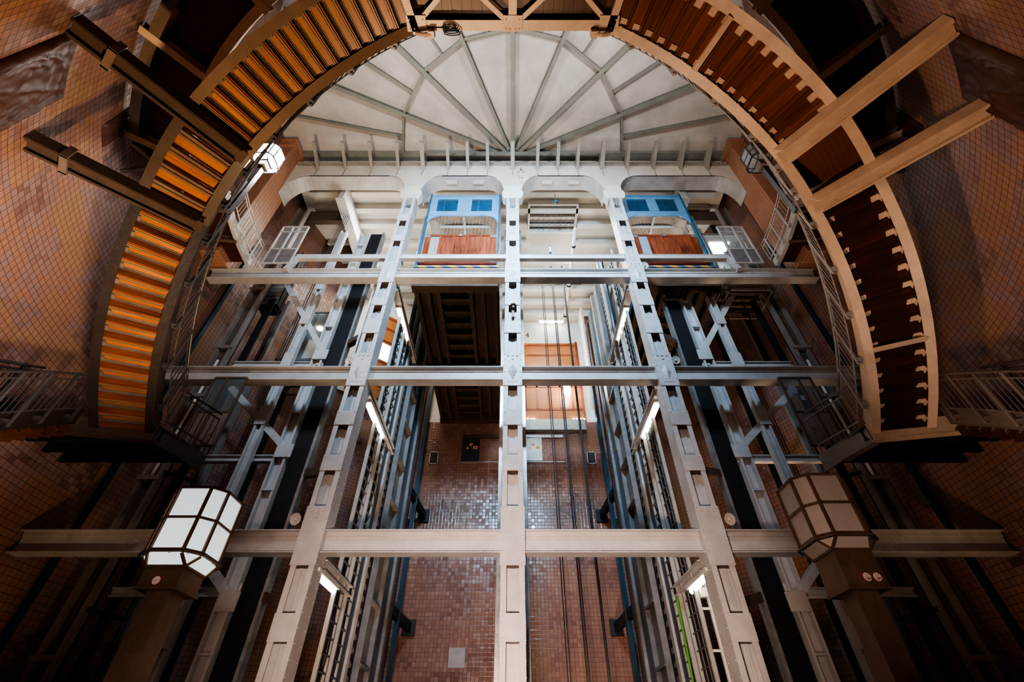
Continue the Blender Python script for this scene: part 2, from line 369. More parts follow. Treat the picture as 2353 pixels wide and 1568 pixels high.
# ================================================================ COLUMNS, BEAMS, GIRDER
openings = [(460, 493), (508, 541), (554, 603), (649, 684), (702, 733), (766, 812), (887, 945), (977, 1046), (1082, 1164), (1300, 1410), (1476, 1600)]
YF = 10.2
def column(x, label):
    t = thing('steel_column', label, 'column', (x, 10.45, FLOOR), 'riveted columns of the lift tower')
    top = H(455, YF)
    ops = sorted([(H(b, YF), H(a, YF)) for a, b in openings])
    for s in (-1, 1):
        mb = MB()
        mb.box(x + s * .13, x + s * .25, YF, YF + .025, FLOOR, top)
        mb.box(x + s * .225, x + s * .25, YF + .025, YF + .5, FLOOR, top)
        mb.box(x + s * .13, x + s * .25, YF + .5, YF + .525, FLOOR, top)
        z = FLOOR + .1
        while z < top:
            mb.rivet((x + s * .25, YF + .06, z), (s, 0, 0), .016); mb.rivet((x + s * .25, YF + .44, z), (s, 0, 0), .016); z += .26
        mb.build('channel', 'steel', t)
    MB().box(x - .224, x + .224, YF + .24, YF + .26, FLOOR, top).build('inner_plate', 'steel', t)
    mb = MB()
    for lo, hi in ops:
        z = lo + .12
        while z < hi - .25:
            for s in (-1, 1): mb.rivet((x + s * .10, YF + .24, z), (0, -1, 0), .018)
            z += .22
    for s in (-1, 1): mb.box(x + s * .07 - .001, x + s * .13, YF + .215, YF + .24, FLOOR, top)
    mb.build('inner_angle', 'steel', t)
    prev = FLOOR + 1.2
    for i, (lo, hi) in enumerate(ops):
        z0, z1 = prev, lo
        mb = MB(); w = .27 if z1 - z0 > .7 else .255
        mb.box(x - w, x + w, YF - .025, YF, z0, z1)
        nn = max(2, round((z1 - z0) / .21))
        for s in (-1, 1):
            for q in range(nn): mb.rivet((x + s * (w - .045), YF - .025, z0 + .05 + (z1 - z0 - .1) * q / (nn - 1)))
        big = z1 - z0 > .7
        pl = mb.build('gusset_plate' if big else 'batten_plate', 'steel', t)
        MB().box(x - .22, x + .22, YF, YF + .235, z0 + .005, z0 + .03).build('diaphragm', 'under', pl)  # dark paint stands in for shade under the plate
        MB().box(x - .22, x + .22, YF, YF + .235, z1 - .03, z1 - .005).build('diaphragm', 'steel', pl)
        if big:
            for q, dz in ((-.13, .13), (0, .13), (.13, .13), (0, .26)): MB().box(x + q - .035, x + q + .035, YF - .045, YF - .025, z1 - dz, z1 - dz + .07).build('clip', 'steel', pl)
            if abs((z0 + z1) / 2 - 8.2) < .8 or abs((z0 + z1) / 2 - 12.8) < .8:
                zc, hh = (z0 + z1) / 2 - .12, (z1 - z0) * .30
                d = MB(); d.box(x - .16, x + .16, YF - .035, YF - .025, zc - hh, zc + hh)
                dz = hh * .85; q = [(x, YF - .035, zc - dz), (x + .14, YF - .035, zc), (x, YF - .035, zc + dz), (x - .14, YF - .035, zc)]
                ap = (x, YF - .10, zc)
                for i2 in range(4): d.quad([q[i2], q[(i2 + 1) % 4], ap])
                d.build('diamond_boss', 'steel', pl)
        prev = hi
    # head
    mb = MB(); mb.box(x - .30, x + .30, YF - .03, YF + .55, top - .05, H(437, YF)); mb.box(x - .36, x + .36, YF - .05, YF + .55, H(440, YF), H(437, YF) + .25)
    for s in (-1, 1):
        for q in range(6): mb.rivet((x + s * .26, YF - .03, top + .05 + q * .2))
    hd = mb.build('column_head', 'white', t)
    for s in (-1, 1):
        mb = MB(); z0, z1 = top - .1, H(437, YF) + .02; b = len(mb.v)
        prof = [(x + s * .30, z0), (x + s * .42, z0 + .15), (x + s * .46, z0 + .45), (x + s * .46, z1 - .25), (x + s * .42, z1 - .08), (x + s * .30, z1)]
        mb.prism([(px, YF - .02, z) for px, z in prof], (0, .32, 0)); mb.build('side_bracket', 'white', hd)
    mb = MB()
    zt = H(462, YF)
    for q in (-.08, 0, .08): mb.box(x + q - .025, x + q + .025, YF + .1, YF + .2, zt - .16, zt)
    mb.build('clamp', 'galv', t)
column(0, 'central riveted steel column of the lift tower, the one the camera faces')
column(-4.4, 'riveted steel column left of the central column, leaning inward in view')
column(4.4, 'riveted steel column right of the central column, leaning inward in view')

names = {0: ('left outer bay', -11, -4.65), 1: ('bay left of the central column', -4.15, -.25), 2: ('bay right of the central column', .25, 4.15), 3: ('right outer bay', 4.65, 11)}
for lev, (zc, nm) in enumerate(((3.53, 'lowest'), (8.23, 'middle'), (12.78, 'upper'))):
    for bk, (bn, x0, x1) in names.items():
        if bk in (0, 3): # beam reaches the curved wall
            e = 10.93 if lev < 2 else 10.85
            x0, x1 = (-e, x1) if bk == 0 else (x0, e)
        t = thing('crossbeam', '%s grey riveted I-beam spanning the %s' % (nm, bn), 'beam', ((x0 + x1) / 2, 10.45, zc - .23), 'crossbeams of the lift tower')
        ztop, zbot = zc + .22, zc - .22
        MB().box(x0, x1, 10.435, 10.465, zbot, ztop).build('web', 'steel', t)
        mb = MB().box(x0, x1, 10.29, 10.61, ztop, ztop + .025)
        mb.box(x0, x1, 10.40, 10.435, ztop - .09, ztop)
        z = x0 + .12
        while z < x1 - .05: mb.rivet((z, 10.40, ztop - .05), (0, -1, 0), .015); z += .2
        mb.build('top_flange', 'steel', t)
        mb = MB().box(x0, x1, 10.29, 10.61, zbot - .025, zbot); mb.box(x0, x1, 10.40, 10.435, zbot, zbot + .09)
        z = x0 + .12
        while z < x1 - .05: mb.rivet((z, 10.40, zbot + .05), (0, -1, 0), .015); z += .2
        mb.build('bottom_flange', 'steel', t)
        if bk in (0, 3):
            mb = MB(); s = -1 if bk == 0 else 1
            for (dx, dz) in ((0, 0), (.14, .07), (.28, .0), (.08, -.1), (.22, -.1), (.16, .0)): mb.rivet((s * (8.25 + dx), 10.435, zc + dz), (0, -1, 0), .02)
            mb.build('bolt_group', 'steel', t)
for bk, (bn, x0, x1) in names.items():
    x0 = -8.05 if bk == 0 else x0; x1 = 8.05 if bk == 3 else x1
    t = thing('guard_rail_beam', 'slim pale guard beam above the upper crossbeam in the %s' % bn, 'beam', ((x0 + x1) / 2, 10.4, 13.6), 'guard beams of the lift tower')
    MB().box(x0, x1, 10.32, 10.48, 13.66, 13.86).box(x0, x1, 10.3, 10.5, 13.86, 13.88).build('rail', 'steel', t)
    mb = MB(); z = x0 + .3
    while z < x1: mb.rivet((z, 10.32, 13.70), (0, -1, 0), .012); z += .45
    mb.build('bolt_row', 'steel', t)
    if bk in (0, 3):
        s = -1 if bk == 0 else 1
        MB().bar((s * 8.0, 10.4, 13.76), (s * 8.15, 10.3, 12.95), .16, .16, (0, 1, 0)).build('knee', 'steel', t)

# ---- arched girder on top of the columns
t = thing('arched_girder', 'wide white riveted girder with four arched openings below the ceiling', 'girder', (0, 10.5, 18.7))
ZA, ZS, ZG = H(405, 10.3), H(442, 10.3), 20.9
ys, ye = 10.28, 11.0
def arch_pts(x0, x1, ra, ns=8):
    pts = [(x0, ZS)]
    for i in range(ns + 1):
        q = pi / 2 * i / ns; pts.append((x0 + ra - ra * cos(q), ZA - (ZA - ZS) * (1 - sin(q))))
    for i in range(ns + 1):
        q = pi / 2 * i / ns; pts.append((x1 - ra + ra * sin(q), ZA - (ZA - ZS) * (1 - cos(q))))
    pts.append((x1, ZS)); return pts
for x0, x1, ra in ((-10.3, -4.75, .95), (-4.05, -.38, .8), (.38, 4.05, .8), (4.75, 10.3, .95)):
    ap = arch_pts(x0, x1, ra)
    # spandrel plate as strips so that it stays planar
    mb = MB()
    xs = [p[0] for p in ap]
    for (xa, za), (xb, zb) in zip(ap, ap[1:]):
        if xb - xa < 1e-4: continue
        mb.box8([(xa, ys, za), (xb, ys, zb), (xb, ys + .03, zb), (xa, ys + .03, za), (xa, ys, ZG), (xb, ys, ZG), (xb, ys + .03, ZG), (xa, ys + .03, ZG)])
    mb.build('spandrel_plate', 'white', t)
    mb = MB()
    for (xa, za), (xb, zb) in zip(ap, ap[1:]):
        d = Vector((xb - xa, 0, zb - za)).normalized(); nn = Vector((d.z, 0, -d.x)) * .02
        mb.box8([(xa, ys, za), (xb, ys, zb), (xb, ye, zb), (xa, ye, za), (xa + nn.x, ys, za - nn.z * 0 + .02), (xb + nn.x, ys, zb + .02), (xb + nn.x, ye, zb + .02), (xa + nn.x, ye, za + .02)])
    so = mb.build('arch_soffit', 'steel', t)
    mb = MB(); x = x0 + ra; 
    while x < x1 - ra + .01:
        for yy in (.12, .32, .58): mb.rivet((x + (0.09 if yy == .32 else 0), ys + yy, ZA), (0, 0, -1), .028)
        x += .3
    for i in (2, 4, 6):
        for ed in (0, 1):
            j = i + 1 if not ed else len(ap) - 2 - i
            p, q = ap[j], ap[j + 1] if j + 1 < len(ap) else ap[j]
            for yy in (.12, .32, .58): mb.rivet((p[0], ys + yy, p[1]), (0.7 if not ed else -.7, 0, -.7), .028)
    mb.build('rivet_row', 'steel', so)
    if x1 - x0 < 4.5:
        for q in (.33, .67):
            xx = x0 + (x1 - x0) * q
            MB().box(xx - .25, xx + .25, ys + .25, ys + .4, ZA - .05, ZA).build('nameplate_block', 'white', so)
for xa, xb in ((-4.75, -4.05), (-.38, .38), (4.05, 4.75)):
    MB().box(xa, xb, ys, ys + .03, ZS - .1, ZG).build('spandrel_plate', 'white', t)
mb = MB().box(-10.2, 10.2, 10.16, 10.31, ZG, ZG + .03).box(-10.2, 10.2, 10.25, 10.28, ZG - .14, ZG)
x = -10.1
while x < 10.2: mb.rivet((x, 10.25, ZG - .07), (0, -1, 0), .02); x += .17
mb.build('lower_chord_angle', 'fin', t)
MB().box(-10.2, 10.2, 10.42, 10.45, ZG + .03, 21.55).build('upper_web', 'white', t)
MB().box(-10.2, 10.2, 10.1, 10.7, 21.72, 21.95).build('top_flange', 'rib', t)
MB().box(-4.2, 4.2, 10.02, 10.1, 21.45, 21.72).build('top_channel', 'rib', t)
for x in (-9.15, -7.85, -6.62, -5.36, -4.2, -3.02, -2.1, -1.17, 0, 1.17, 2.12, 3.05, 4.2, 5.38, 6.62, 7.9, 9.15):
    mb = MB()
    w = .07 if abs(abs(x) - 4.2) > .05 and x != 0 else .09
    # bracket fin sticking out towards the viewer, deep at the girder
    mb.prism([(x - w, 10.28, 20.42), (x - w, 10.28, 21.0), (x - w, 9.25, 21.0), (x - w, 9.25, 20.9)], (.025, 0, 0))
    mb.prism([(x - w, 10.3, 20.38), (x + w, 10.3, 20.38), (x + w, 9.22, 20.86), (x - w, 9.22, 20.86)], (0, 0, .035))
    mb.box(x - w, x + w, 9.2, 9.24, 20.86, 21.03)
    for q in range(5): mb.rivet((x, 9.4 + q * .18, 20.78 - q * .083), (0, -.4, -1), .016)
    mb.box(x - .02, x + .02, ys - .03, ys, ZA + .02, 20.4)
    mb.build('bracket_fin', 'fin', t)

# ================================================================ STAIRS
def stringer(r, out, a0, a1, hf, parent, mat='stair', depth=.36, fl=.17, n=14):
    """channel: web at radius r, flanges pointing to out (+1 / -1 in radius)"""
    mb = MB(); e = .018
    mb.sweep([(r, 0), (r + out * e, 0), (r + out * e, depth), (r, depth)], a0, a1, hf, n)
    mb.sweep([(r - out * .01, -.015), (r + out * fl, -.015), (r + out * fl, .008), (r - out * .01, .008)], a0, a1, hf, n)
    mb.sweep([(r, depth), (r + out * .09, depth), (r + out * .09, depth + .015), (r, depth + .015)], a0, a1, hf, n)
    return mb.build('stringer', mat, parent)
def railing(parent, r, a0, a1, hf, base=.3, hgt=1.0, every=.14, mat=None, posts=4, inward=-1, n=14):
    mat = mat or ('raildk' if SX < 0 else 'rail')  # left rail takes the shaded copy of the paint
    """rail outside a stringer: hand rail with its posts and balusters as sub-parts"""
    rr = r + inward * .10
    mb = MB()
    mb.tube([P(rr, a0 + (a1 - a0) * i / n, hf(a0 + (a1 - a0) * i / n) + base + hgt) for i in range(n + 1)], .026, 8)
    hr = mb.build('handrail', mat, parent, True)
    for z in (base + hgt - .16, base + .10):
        MB().sweep([(rr - .008, z), (rr + .008, z), (rr + .008, z + .04), (rr - .008, z + .04)], a0, a1, hf, n).build('rail_bar', mat, hr)
    L = abs(rad(a1 - a0)) * rr; nb = int(L / every)
    for i in range(nb + 1):
        a = a0 + (a1 - a0) * i / nb; h = hf(a)
        MB().bar(P(rr, a, h + base + .1), P(rr, a, h + base + hgt - .14), .022, .012).build('baluster', mat, hr)
    for i in range(posts):
        a = a0 + (a1 - a0) * (i + .5) / posts; h = hf(a)
        mb = MB(); mb.bar(P(rr, a, h + base - .2), P(rr, a, h + base + hgt - .02), .05, .05)
        p = P(rr, a, h + base - .12); q = P(r, a, h + base - .12); mb.bar(p, q, .16, .07)
        mb.build('post', mat, hr)
    return hr
def flight(label, a0, h0, a1, h1, r0, r1, n, style, rails=((-1, 4),), woodm='wood', stm='stair', tie=None, group='stair flights round the shaft'):
    hf = lambda a: h0 + (h1 - h0) * (a - a0) / (a1 - a0)
    am = (a0 + a1) / 2
    t = thing('stair_flight', label, 'staircase', P((r0 + r1) / 2, a0, min(h0, h1)), group)
    stringer(r0, 1, a0, a1, hf, t, stm); stringer(r1, -1, a0, a1, hf, t, stm)
    st = (a1 - a0) / n; rise = (h1 - h0) / n; sg = 1 if st > 0 else -1
    for i in range(n):
        aa, ab = a0 + st * i, a0 + st * (i + 1); z = hf(aa) + .03 + rise
        MB().wedge(r0 + .03, r1 - .03, aa - sg * .25, ab - sg * .05, z, z + .045).build('tread', woodm, t)
        MB().wedge(r0 + .03, r1 - .03, aa + sg * .05, aa + sg * .22, z - abs(rise) * .97, z).build('riser', 'woodr' if woodm == 'wood' else woodm, t)  # darker boards paint the shade on the left risers
        rm = (r0 + r1) / 2; d = math.degrees(1 / rm)
        if style == 'bars':
            mb = MB(); q = aa + sg * .30
            mb.wedge(r0 + .06, r1 - .06, q, q + sg * d * .035, z - .016, z - .002); mb.wedge(r0 + .06, r1 - .06, q, q + sg * d * .010, z - .055, z - .016)
            mb.build('angle_bar', 'stairdk', t)
            mb = MB(); q = ab - sg * d * .07
            mb.wedge(r0 + .06, r1 - .06, q, q + sg * d * .032, z - .016, z - .002)
            for k in range(4): mb.rivet(P(r0 + .25 + k * (r1 - r0 - .5) / 3, q + sg * d * .016, z - .016), (0, 0, -1), .009)
            mb.build('flat_bar', 'stairdk', t)
            for r in (r0 + .04, r1 - .20):
                mb = MB().wedge(r, r + .16, aa + sg * .2, aa + sg * (.2 + d * .15), z - .034, z - .018)
                mb.rivet(P(r + .05, aa + sg * (.2 + d * .07), z - .034), (0, 0, -1), .012).rivet(P(r + .12, aa + sg * (.2 + d * .07), z - .034), (0, 0, -1), .012)
                mb.build('bracket_plate', 'stairdk', t)
        else:
            for r in (r0 + .165, r1 - .305):
                mb = MB(); q = (aa + ab) / 2 - sg * d * .03
                mb.wedge(r, r + .14, q - sg * d * .07, q + sg * d * .07, z - .02, z - .002)
                e = r if r < rm else r + .125
                mb.wedge(e, e + .015, q - sg * d * .07, q + sg * d * .07, z - .10, z - .02)
                for dr in (.05, .10):
                    for dq in (-.035, .035): mb.rivet(P(r + dr, q + d * dq, z - .02), (0, 0, -1), .011)
                mb.build('bracket_plate', stm, t)
    for i in tie or ():
        a = a0 + st * (i + .5); MB().bar(P(r0 + .15, a, hf(a) - .03), P(r1 - .15, a, hf(a) - .03), .11, .05).build('tie_bar', stm, t)
    for inw, po in rails:
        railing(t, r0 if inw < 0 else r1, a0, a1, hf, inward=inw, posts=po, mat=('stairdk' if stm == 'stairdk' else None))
    return t, hf
def boards(t, r0, r1, a0, a1, z, n, mat, th=.05, radial=True):
    for i in range(n):
        if radial:
            st = (a1 - a0) / n; MB().wedge(r0, r1, a0 + st * i + .03, a0 + st * (i + 1) - .03, z, z + th).build('board', mat, t)
        else:
            st = (r1 - r0) / n; MB().sweep([(r0 + st * i + .0015, 0), (r0 + st * (i + 1) - .0015, 0), (r0 + st * (i + 1) - .0015, th), (r0 + st * i + .0015, th)], a0, a1, lambda a: z, 10).build('board', mat, t)

RI, RO = 8.1, 9.36
LAND, TOP = 5.3, 10.72
for SX in (-1, 1):
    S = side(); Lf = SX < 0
    style = 'bars' if Lf else 'plates'; wm = 'wood' if Lf else 'woodr'  # left boards take the lit tone, right boards the shaded one
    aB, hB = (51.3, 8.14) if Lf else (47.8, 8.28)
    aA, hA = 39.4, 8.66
    smat = 'stairmid' if Lf else 'stair'  # left steel is painted in shade, right steel keeps the beige
    flight('lower curved stair flight climbing the %s side from the landing to the cantilever beams' % S, 78.5, LAND, aB, hB, RI, RO, 15, style, ((-1, 5),), wm if Lf else 'woodlow', 'stairblk' if Lf else smat, tie=None if Lf else (5,))  # weaker light low down is painted into left steel and right boards
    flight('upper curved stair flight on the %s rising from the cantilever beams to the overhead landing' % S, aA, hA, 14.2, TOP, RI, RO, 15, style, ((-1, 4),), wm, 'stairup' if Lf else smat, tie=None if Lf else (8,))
    # short stretch between the two cantilever beams
    t = thing('stair_platform', 'short %s between the two cantilever beams on the %s' % ('wooden stair stretch with steel angles' if Lf else 'flat wooden stair platform', S), 'platform', P(8.7, 45, hB), 'stair platforms at mid height')
    hf = lambda a: hB + (hA - hB) * (a - aB) / (aA - aB)
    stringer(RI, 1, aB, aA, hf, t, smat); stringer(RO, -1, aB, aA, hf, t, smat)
    if Lf:
        for i in range(5):
            aa = aB + (aA - aB) * i / 5; ab = aB + (aA - aB) * (i + 1) / 5; z = hf(ab) + .035
            MB().wedge(RI + .03, RO - .03, aa + .2, ab, z, z + .05).build('tread', 'wood', t)
            mb = MB().wedge(RI + .05, RO - .05, ab - .1, ab + .28, z - .03, z - .005).wedge(RI + .05, RO - .05, ab + .5, ab + .85, z - .03, z - .005)
            mb.build('angle_bar', 'stairdk', t)
    else:
        boards(t, RI + .03, RO - .03, aB, aA, hA + .03, 12, 'woodr', .05, False)
    railing(t, RI, aB, aA, hf, posts=2)
    # cantilever beams from the wall
    for nm, a, h in (('lower', aB, hB), ('higher', aA, hA)):
        t = thing('cantilever_beam', '%s of the two steel beams jutting from the %s wall under the stair' % (nm, S), 'beam', P(10.9, a, h - .3), 'wall beams carrying the stair platforms')
        w = .15; d = math.degrees
        fwd = Vector(P(1, a, 0)) - Vector(P(0, a, 0)); crs = Vector((fwd.y, -fwd.x, 0))
        def q(r, c, z): 
            p = Vector(P(r, a, 0)) + crs * c; return (p.x, p.y, h + z)
        r_in = 8.16
        mb = MB(); mb.prism([q(r_in, -w, -.10), q(r_in, w, -.10), q(10.98, w, -.10), q(10.98, -w, -.10)], (0, 0, -.02)); 
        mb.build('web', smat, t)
        for s in (-1, 1):
            mb = MB(); mb.prism([q(r_in + (.0 if s < 0 else .0), s * w, .06), q(r_in + .12, s * w, -.19), q(10.98, s * w, -.19), q(10.98, s * w, .06)], tuple(crs * (s * .022)))
            mb.prism([q(r_in + .12, s * w, -.19), q(10.98, s * w, -.19), q(10.98, s * (w - .05), -.19), q(r_in + .12, s * (w - .05), -.19)], (0, 0, -.012))
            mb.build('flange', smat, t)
        mb = MB()
        for r in (8.5, 9.3, 10.2):
            for s in (-1, 1): mb.rivet(q(r, s * .08, -.12), (0, 0, -1), .014)
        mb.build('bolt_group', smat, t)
        if Lf:
            mb = MB(); r = 10.35
            mb.prism([q(r, -w - .06, -.24), q(r, w + .06, -.24), q(r + .12, w + .06, -.24), q(r + .12, -w - .06, -.24)], (0, 0, .05))
            for s in (-1, 1): mb.prism([q(r, s * (w + .03), -.24), q(r + .12, s * (w + .03), -.24), q(r + .12, s * (w + .03), .08), q(r, s * (w + .03), .08)], tuple(crs * (s * .04)))
            mb.build('clamp', 'stairdk', t)
    # lower landing against the wall
    t = thing('stair_landing', 'dark lower landing where the stair meets the %s wall' % S, 'landing', P(9.5, 85, LAND - .2), 'lower stair landings')
    pts = [P(RI - .02, 78.6, 0), P(9.4, 78.6, 0), P(10.95, 78.6, 0), P(10.95, 84, 0), (10.9, 10.25, 0), (7.62, 10.25, 0), (7.75, 9.7, 0)]
    MB().prism([(x, y, LAND + .22) for x, y, z in pts], (0, 0, .06)).build('deck', 'wooddk', t)
    mb = MB()
    for y in (9.0, 9.5, 10.0): mb.ibeam((7.9, y, LAND + .08), (10.9, y, LAND + .08), .1, .24, .02)
    mb.build('joist', 'dark', t)
    mb = MB(); p0, p1 = P(RI - .03, 78.5, LAND + .05), P(10.93, 78.5, LAND + .05)
    mb.bar(p0, p1, .03, .40); mb.bar(Vector(p0) + Vector((0, .06, -.2)), Vector(p1) + Vector((0, .06, -.2)), .17, .02)
    for k in range(4): mb.rivet(Vector(P(8.5 + k * .1 + (k % 2) * .03, 78.5, LAND + .05 + .06 * (k % 2))) + Vector((0, -.02, 0)), (0, -1, 0), .018)
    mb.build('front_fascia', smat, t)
    mb = MB(); mb.bar((RI - .12, 8.9, LAND + .05), (7.72, 9.75, LAND + .05), .03, .42); mb.bar((7.72, 9.75, LAND + .05), (7.6, 10.25, LAND + .05), .03, .42)
    mb.bar((RI - .10, 8.9, LAND - .16), (7.76, 9.75, LAND - .16), .20, .02)
    for k in range(3): mb.rivet((7.92 - k * .08, 9.2 + k * .2, LAND + .1), (-1, -.4, 0), .02)
    mb.build('edge_channel', 'raildk' if Lf else 'rail', t)
    # its rail, continuing that of the flight
    rm_ = 'raildk' if Lf else 'rail'
    hr = MB().tube([P(RI - .10, 78.5, LAND + 1.3), (7.93, 9.05, LAND + 1.3), (7.55, 10.0, LAND + 1.3)], .026, 8).build('handrail', rm_, t, True)
    MB().bar((7.95, 8.95, LAND + .42), (7.55, 10.0, LAND + .42), .015, .04).build('rail_bar', rm_, hr); MB().bar((7.95, 8.95, LAND + 1.15), (7.55, 10.0, LAND + 1.15), .015, .04).build('rail_bar', rm_, hr)
    for k in range(9):
        f = k / 8; x, y = 7.95 - .4 * f, 8.95 + 1.05 * f
        MB().bar((x, y, LAND + .2), (x, y, LAND + 1.15), .022, .012).build('baluster', rm_, hr)
    # flight going down from that landing
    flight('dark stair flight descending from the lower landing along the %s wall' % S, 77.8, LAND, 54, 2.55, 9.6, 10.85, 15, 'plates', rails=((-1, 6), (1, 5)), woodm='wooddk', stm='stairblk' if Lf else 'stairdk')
    # flight hidden high up, then the walkway at lift level
    flight('dark high stair flight from the gallery up to the walkway along the %s wall' % S, 59.2, 11.0, 73, 13.2, 9.56, 10.8, 13, 'plates', rails=(), woodm='wooddk')
    t = thing('walkway', 'dark timber walkway at upper lift level along the %s wall' % S, 'walkway', P(10.2, 82, 13.0), 'upper walkways')
    hw = lambda a: 13.2
    stringer(9.56, 1, 73.2, 89.5, hw, t, 'steel', .3, .12)
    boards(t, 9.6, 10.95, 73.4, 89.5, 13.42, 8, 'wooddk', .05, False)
    for a in (76, 83): MB().ibeam(P(9.6, a, 13.25), P(10.95, a, 13.25), .12, .24, .02).build('joist', 'stairdk', t)
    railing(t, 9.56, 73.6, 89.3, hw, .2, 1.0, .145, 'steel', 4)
    # glazed landing screens of the passenger lift: lower and upper landing
    for nm, x0, x1, z0, z1, gm in (('lower', 7.55, 8.45, 5.85, 8.0, 'glassd'), ('upper', 8.1, 9.1, 13.28, 15.6, 'glass')):
        t = thing('landing_screen', 'framed glass screen with metal kick panel at the %s passenger lift landing on the %s' % (nm, S), 'screen', ((x0 + x1) / 2, 10.25, z0), 'lift landing screens')
        fm = 'stairdk' if nm == 'lower' else 'steel'
        zm = z0 + (1.0 if nm == 'lower' else .85)
        mb = MB()
        for x in (x0, x1, (x0 + x1) / 2 + .1): mb.box(x - .025, x + .025, 10.22, 10.28, z0, z1)
        for z in (z0, zm, z1): mb.box(x0, x1, 10.225, 10.275, z - .025, z + .025)
        if nm == 'upper': mb.box(x0, x1, 10.225, 10.275, z1 - .35, z1 - .32)
        mb.build('frame', fm, t)
        MB().box(x0, x1, 10.24, 10.26, z0, zm).build('kick_panel', 'rail' if nm == 'lower' else 'galv', t)
        MB().box(x0, x1, 10.245, 10.255, zm, z1).build('pane', gm, t)
        if nm == 'lower' and SX > 0:
            MB().box(7.72, 7.90, 10.235, 10.24, 7.45, 7.72).build('notice', 'opalblue', t); MB().box(7.9, 8.02, 10.235, 10.24, 7.22, 7.37).build('notice', 'opalblue', t)
    # relief panels of glazed ware on the wall
    for nm, a0, a1, z0, z1 in (('large', 40.2, 47.6, 6.2, 8.75), ('narrow', 55.5, 58.5, 10.3, 12.2)):
        mb = MB(); nu, nv = (48, 40) if nm == 'large' else (14, 20); b = 0
        for i in range(nu + 1):
            for j in range(nv + 1):
                u, v = i / nu, j / nv; x, y = u * 2 - 1, v * 2 - 1
                d = (x * x / .62 + y * y / .72)
                hgt = .05 + .05 * math.exp(-((d - 1) / .10) ** 2) + .03 * math.exp(-((d - .55) / .06) ** 2)
                hgt += .035 * max(math.exp(-((x * .8 - y * .6) / .05) ** 2), math.exp(-((x * .5 + y * .85) / .05) ** 2)) * (1 if d < .95 else .2)
                if max(abs(x), abs(y)) > .9: hgt = .10
                hgt += .012 * sin(x * 17 + 3 * sin(y * 9)) * cos(y * 15)
                if i in (0, nu) or j in (0, nv): hgt = 0.0
                mb.v.append(P(R - .01 - hgt, a0 + (a1 - a0) * u, z0 + (z1 - z0) * v))
        for i in range(nu):
            for j in range(nv):
                q = i * (nv + 1) + j; mb.f.append([q, q + nv + 1, q + nv + 2, q + 1]); mb.uv.append(None)
        single('relief_panel', mb, 'relief', '%s dark brown ceramic relief panel on the %s tiled wall' % (nm, S), 'relief panel', 'ceramic wall reliefs', smooth=True)
SX = 1
# ---- landing overhead and the gallery behind it
t = thing('overhead_landing', 'steel framed landing with dark boards at the very top centre joining both stairs', 'landing', (0, 2.3, TOP - .1))
yl = 2.46; xl = 1.87
mb = MB().box(-xl, xl, yl - .01, yl + .02, TOP - .05, TOP + .3).box(-xl, xl, yl - .16, yl + .02, TOP - .07, TOP - .05)
for k in range(14): mb.box(-xl + .25 + k * .26, -xl + .27 + k * .26, yl + .02, yl + .04, TOP - .04, TOP + .02)
mb.build('front_beam', 'stair', t)
for x in (-xl - .02, 0, xl + .02):
    mb = MB().box(x - .19, x + .19, yl - .24, yl + .03, TOP - .09, TOP - .07)
    for dx in (-.13, -.05, .05, .13): mb.rivet((x + dx, yl - .02, TOP - .09), (0, 0, -1), .018)
    for dx in (-.13, .13): mb.rivet((x + dx, yl - .17, TOP - .09), (0, 0, -1), .018)
    mb.build('gusset', 'stair', t)
MB().box(-.08, .08, 1.1, yl, TOP - .07, TOP + .05).build('centre_strut', 'stair', t)
for s in (-1, 1):
    MB().bar((s * 1.85, yl - .12, TOP - .03), (s * 1.03, 1.62, TOP - .03), .09, .05).build('diagonal', 'stair', t)
    MB().bar((s * .1, yl - .12, TOP - .03), (s * 1.0, 1.62, TOP - .03), .09, .05).build('diagonal', 'stair', t)
    MB().bar(P(RI, s * 13.6, TOP - .02), P(RO + .1, s * 13.6, TOP - .02), .14, .14).build('end_beam', 'stair', t)
for i in range(22):
    x = -2.2 + i * .2
    MB().box(x + .002, x + .198, .75, yl - .03, TOP + .2, TOP + .25).build('board', 'wooddk', t)
MB().box(-2.2, 2.2, .75, yl - .03, TOP + .26, TOP + .3).build('deck_light_stop', 'wooddk', t)  # unseen sheet added to stop light leaking between the boards
MB().tube([(-1.9, 2.44, TOP + 1.25), (1.9, 2.44, TOP + 1.25)], .03).build('handrail', 'rail', t, True)
# gallery along the near wall, behind the stairs
t = thing('gallery', 'dark timber gallery running round the near wall behind the upper stair flights', 'gallery', (0, .3, 10.9))
hg = lambda a: 11.0
for aa, ab in ((-58.6, 0), (0, 58.6)):
    stringer(9.56, 1, aa, ab, hg, t, 'stair', .34, .16, 24); stringer(10.82, -1, aa, ab, hg, t, 'stairdk', .34, .2, 24)
for k in range(7): MB().sweep([(9.6 + k * .175, 0), (9.6 + k * .175 + .173, 0), (9.6 + k * .175 + .173, .05), (9.6 + k * .175, .05)], -58.5, 58.5, lambda a: 11.24, 40).build('board', 'wooddk', t)
for a in (-58, -44, -31, -14, 14, 31, 44, 58): MB().ibeam(P(9.5, a, 11.08), P(10.97, a, 11.08), .17, .22, .025).build('joist', 'stair', t)
for s in (-1, 1): MB().bar(P(9.45, s * 57.8, 10.98), P(10.6, s * 60.5, 10.2), .08, .08).build('strut', 'stairdk', t)
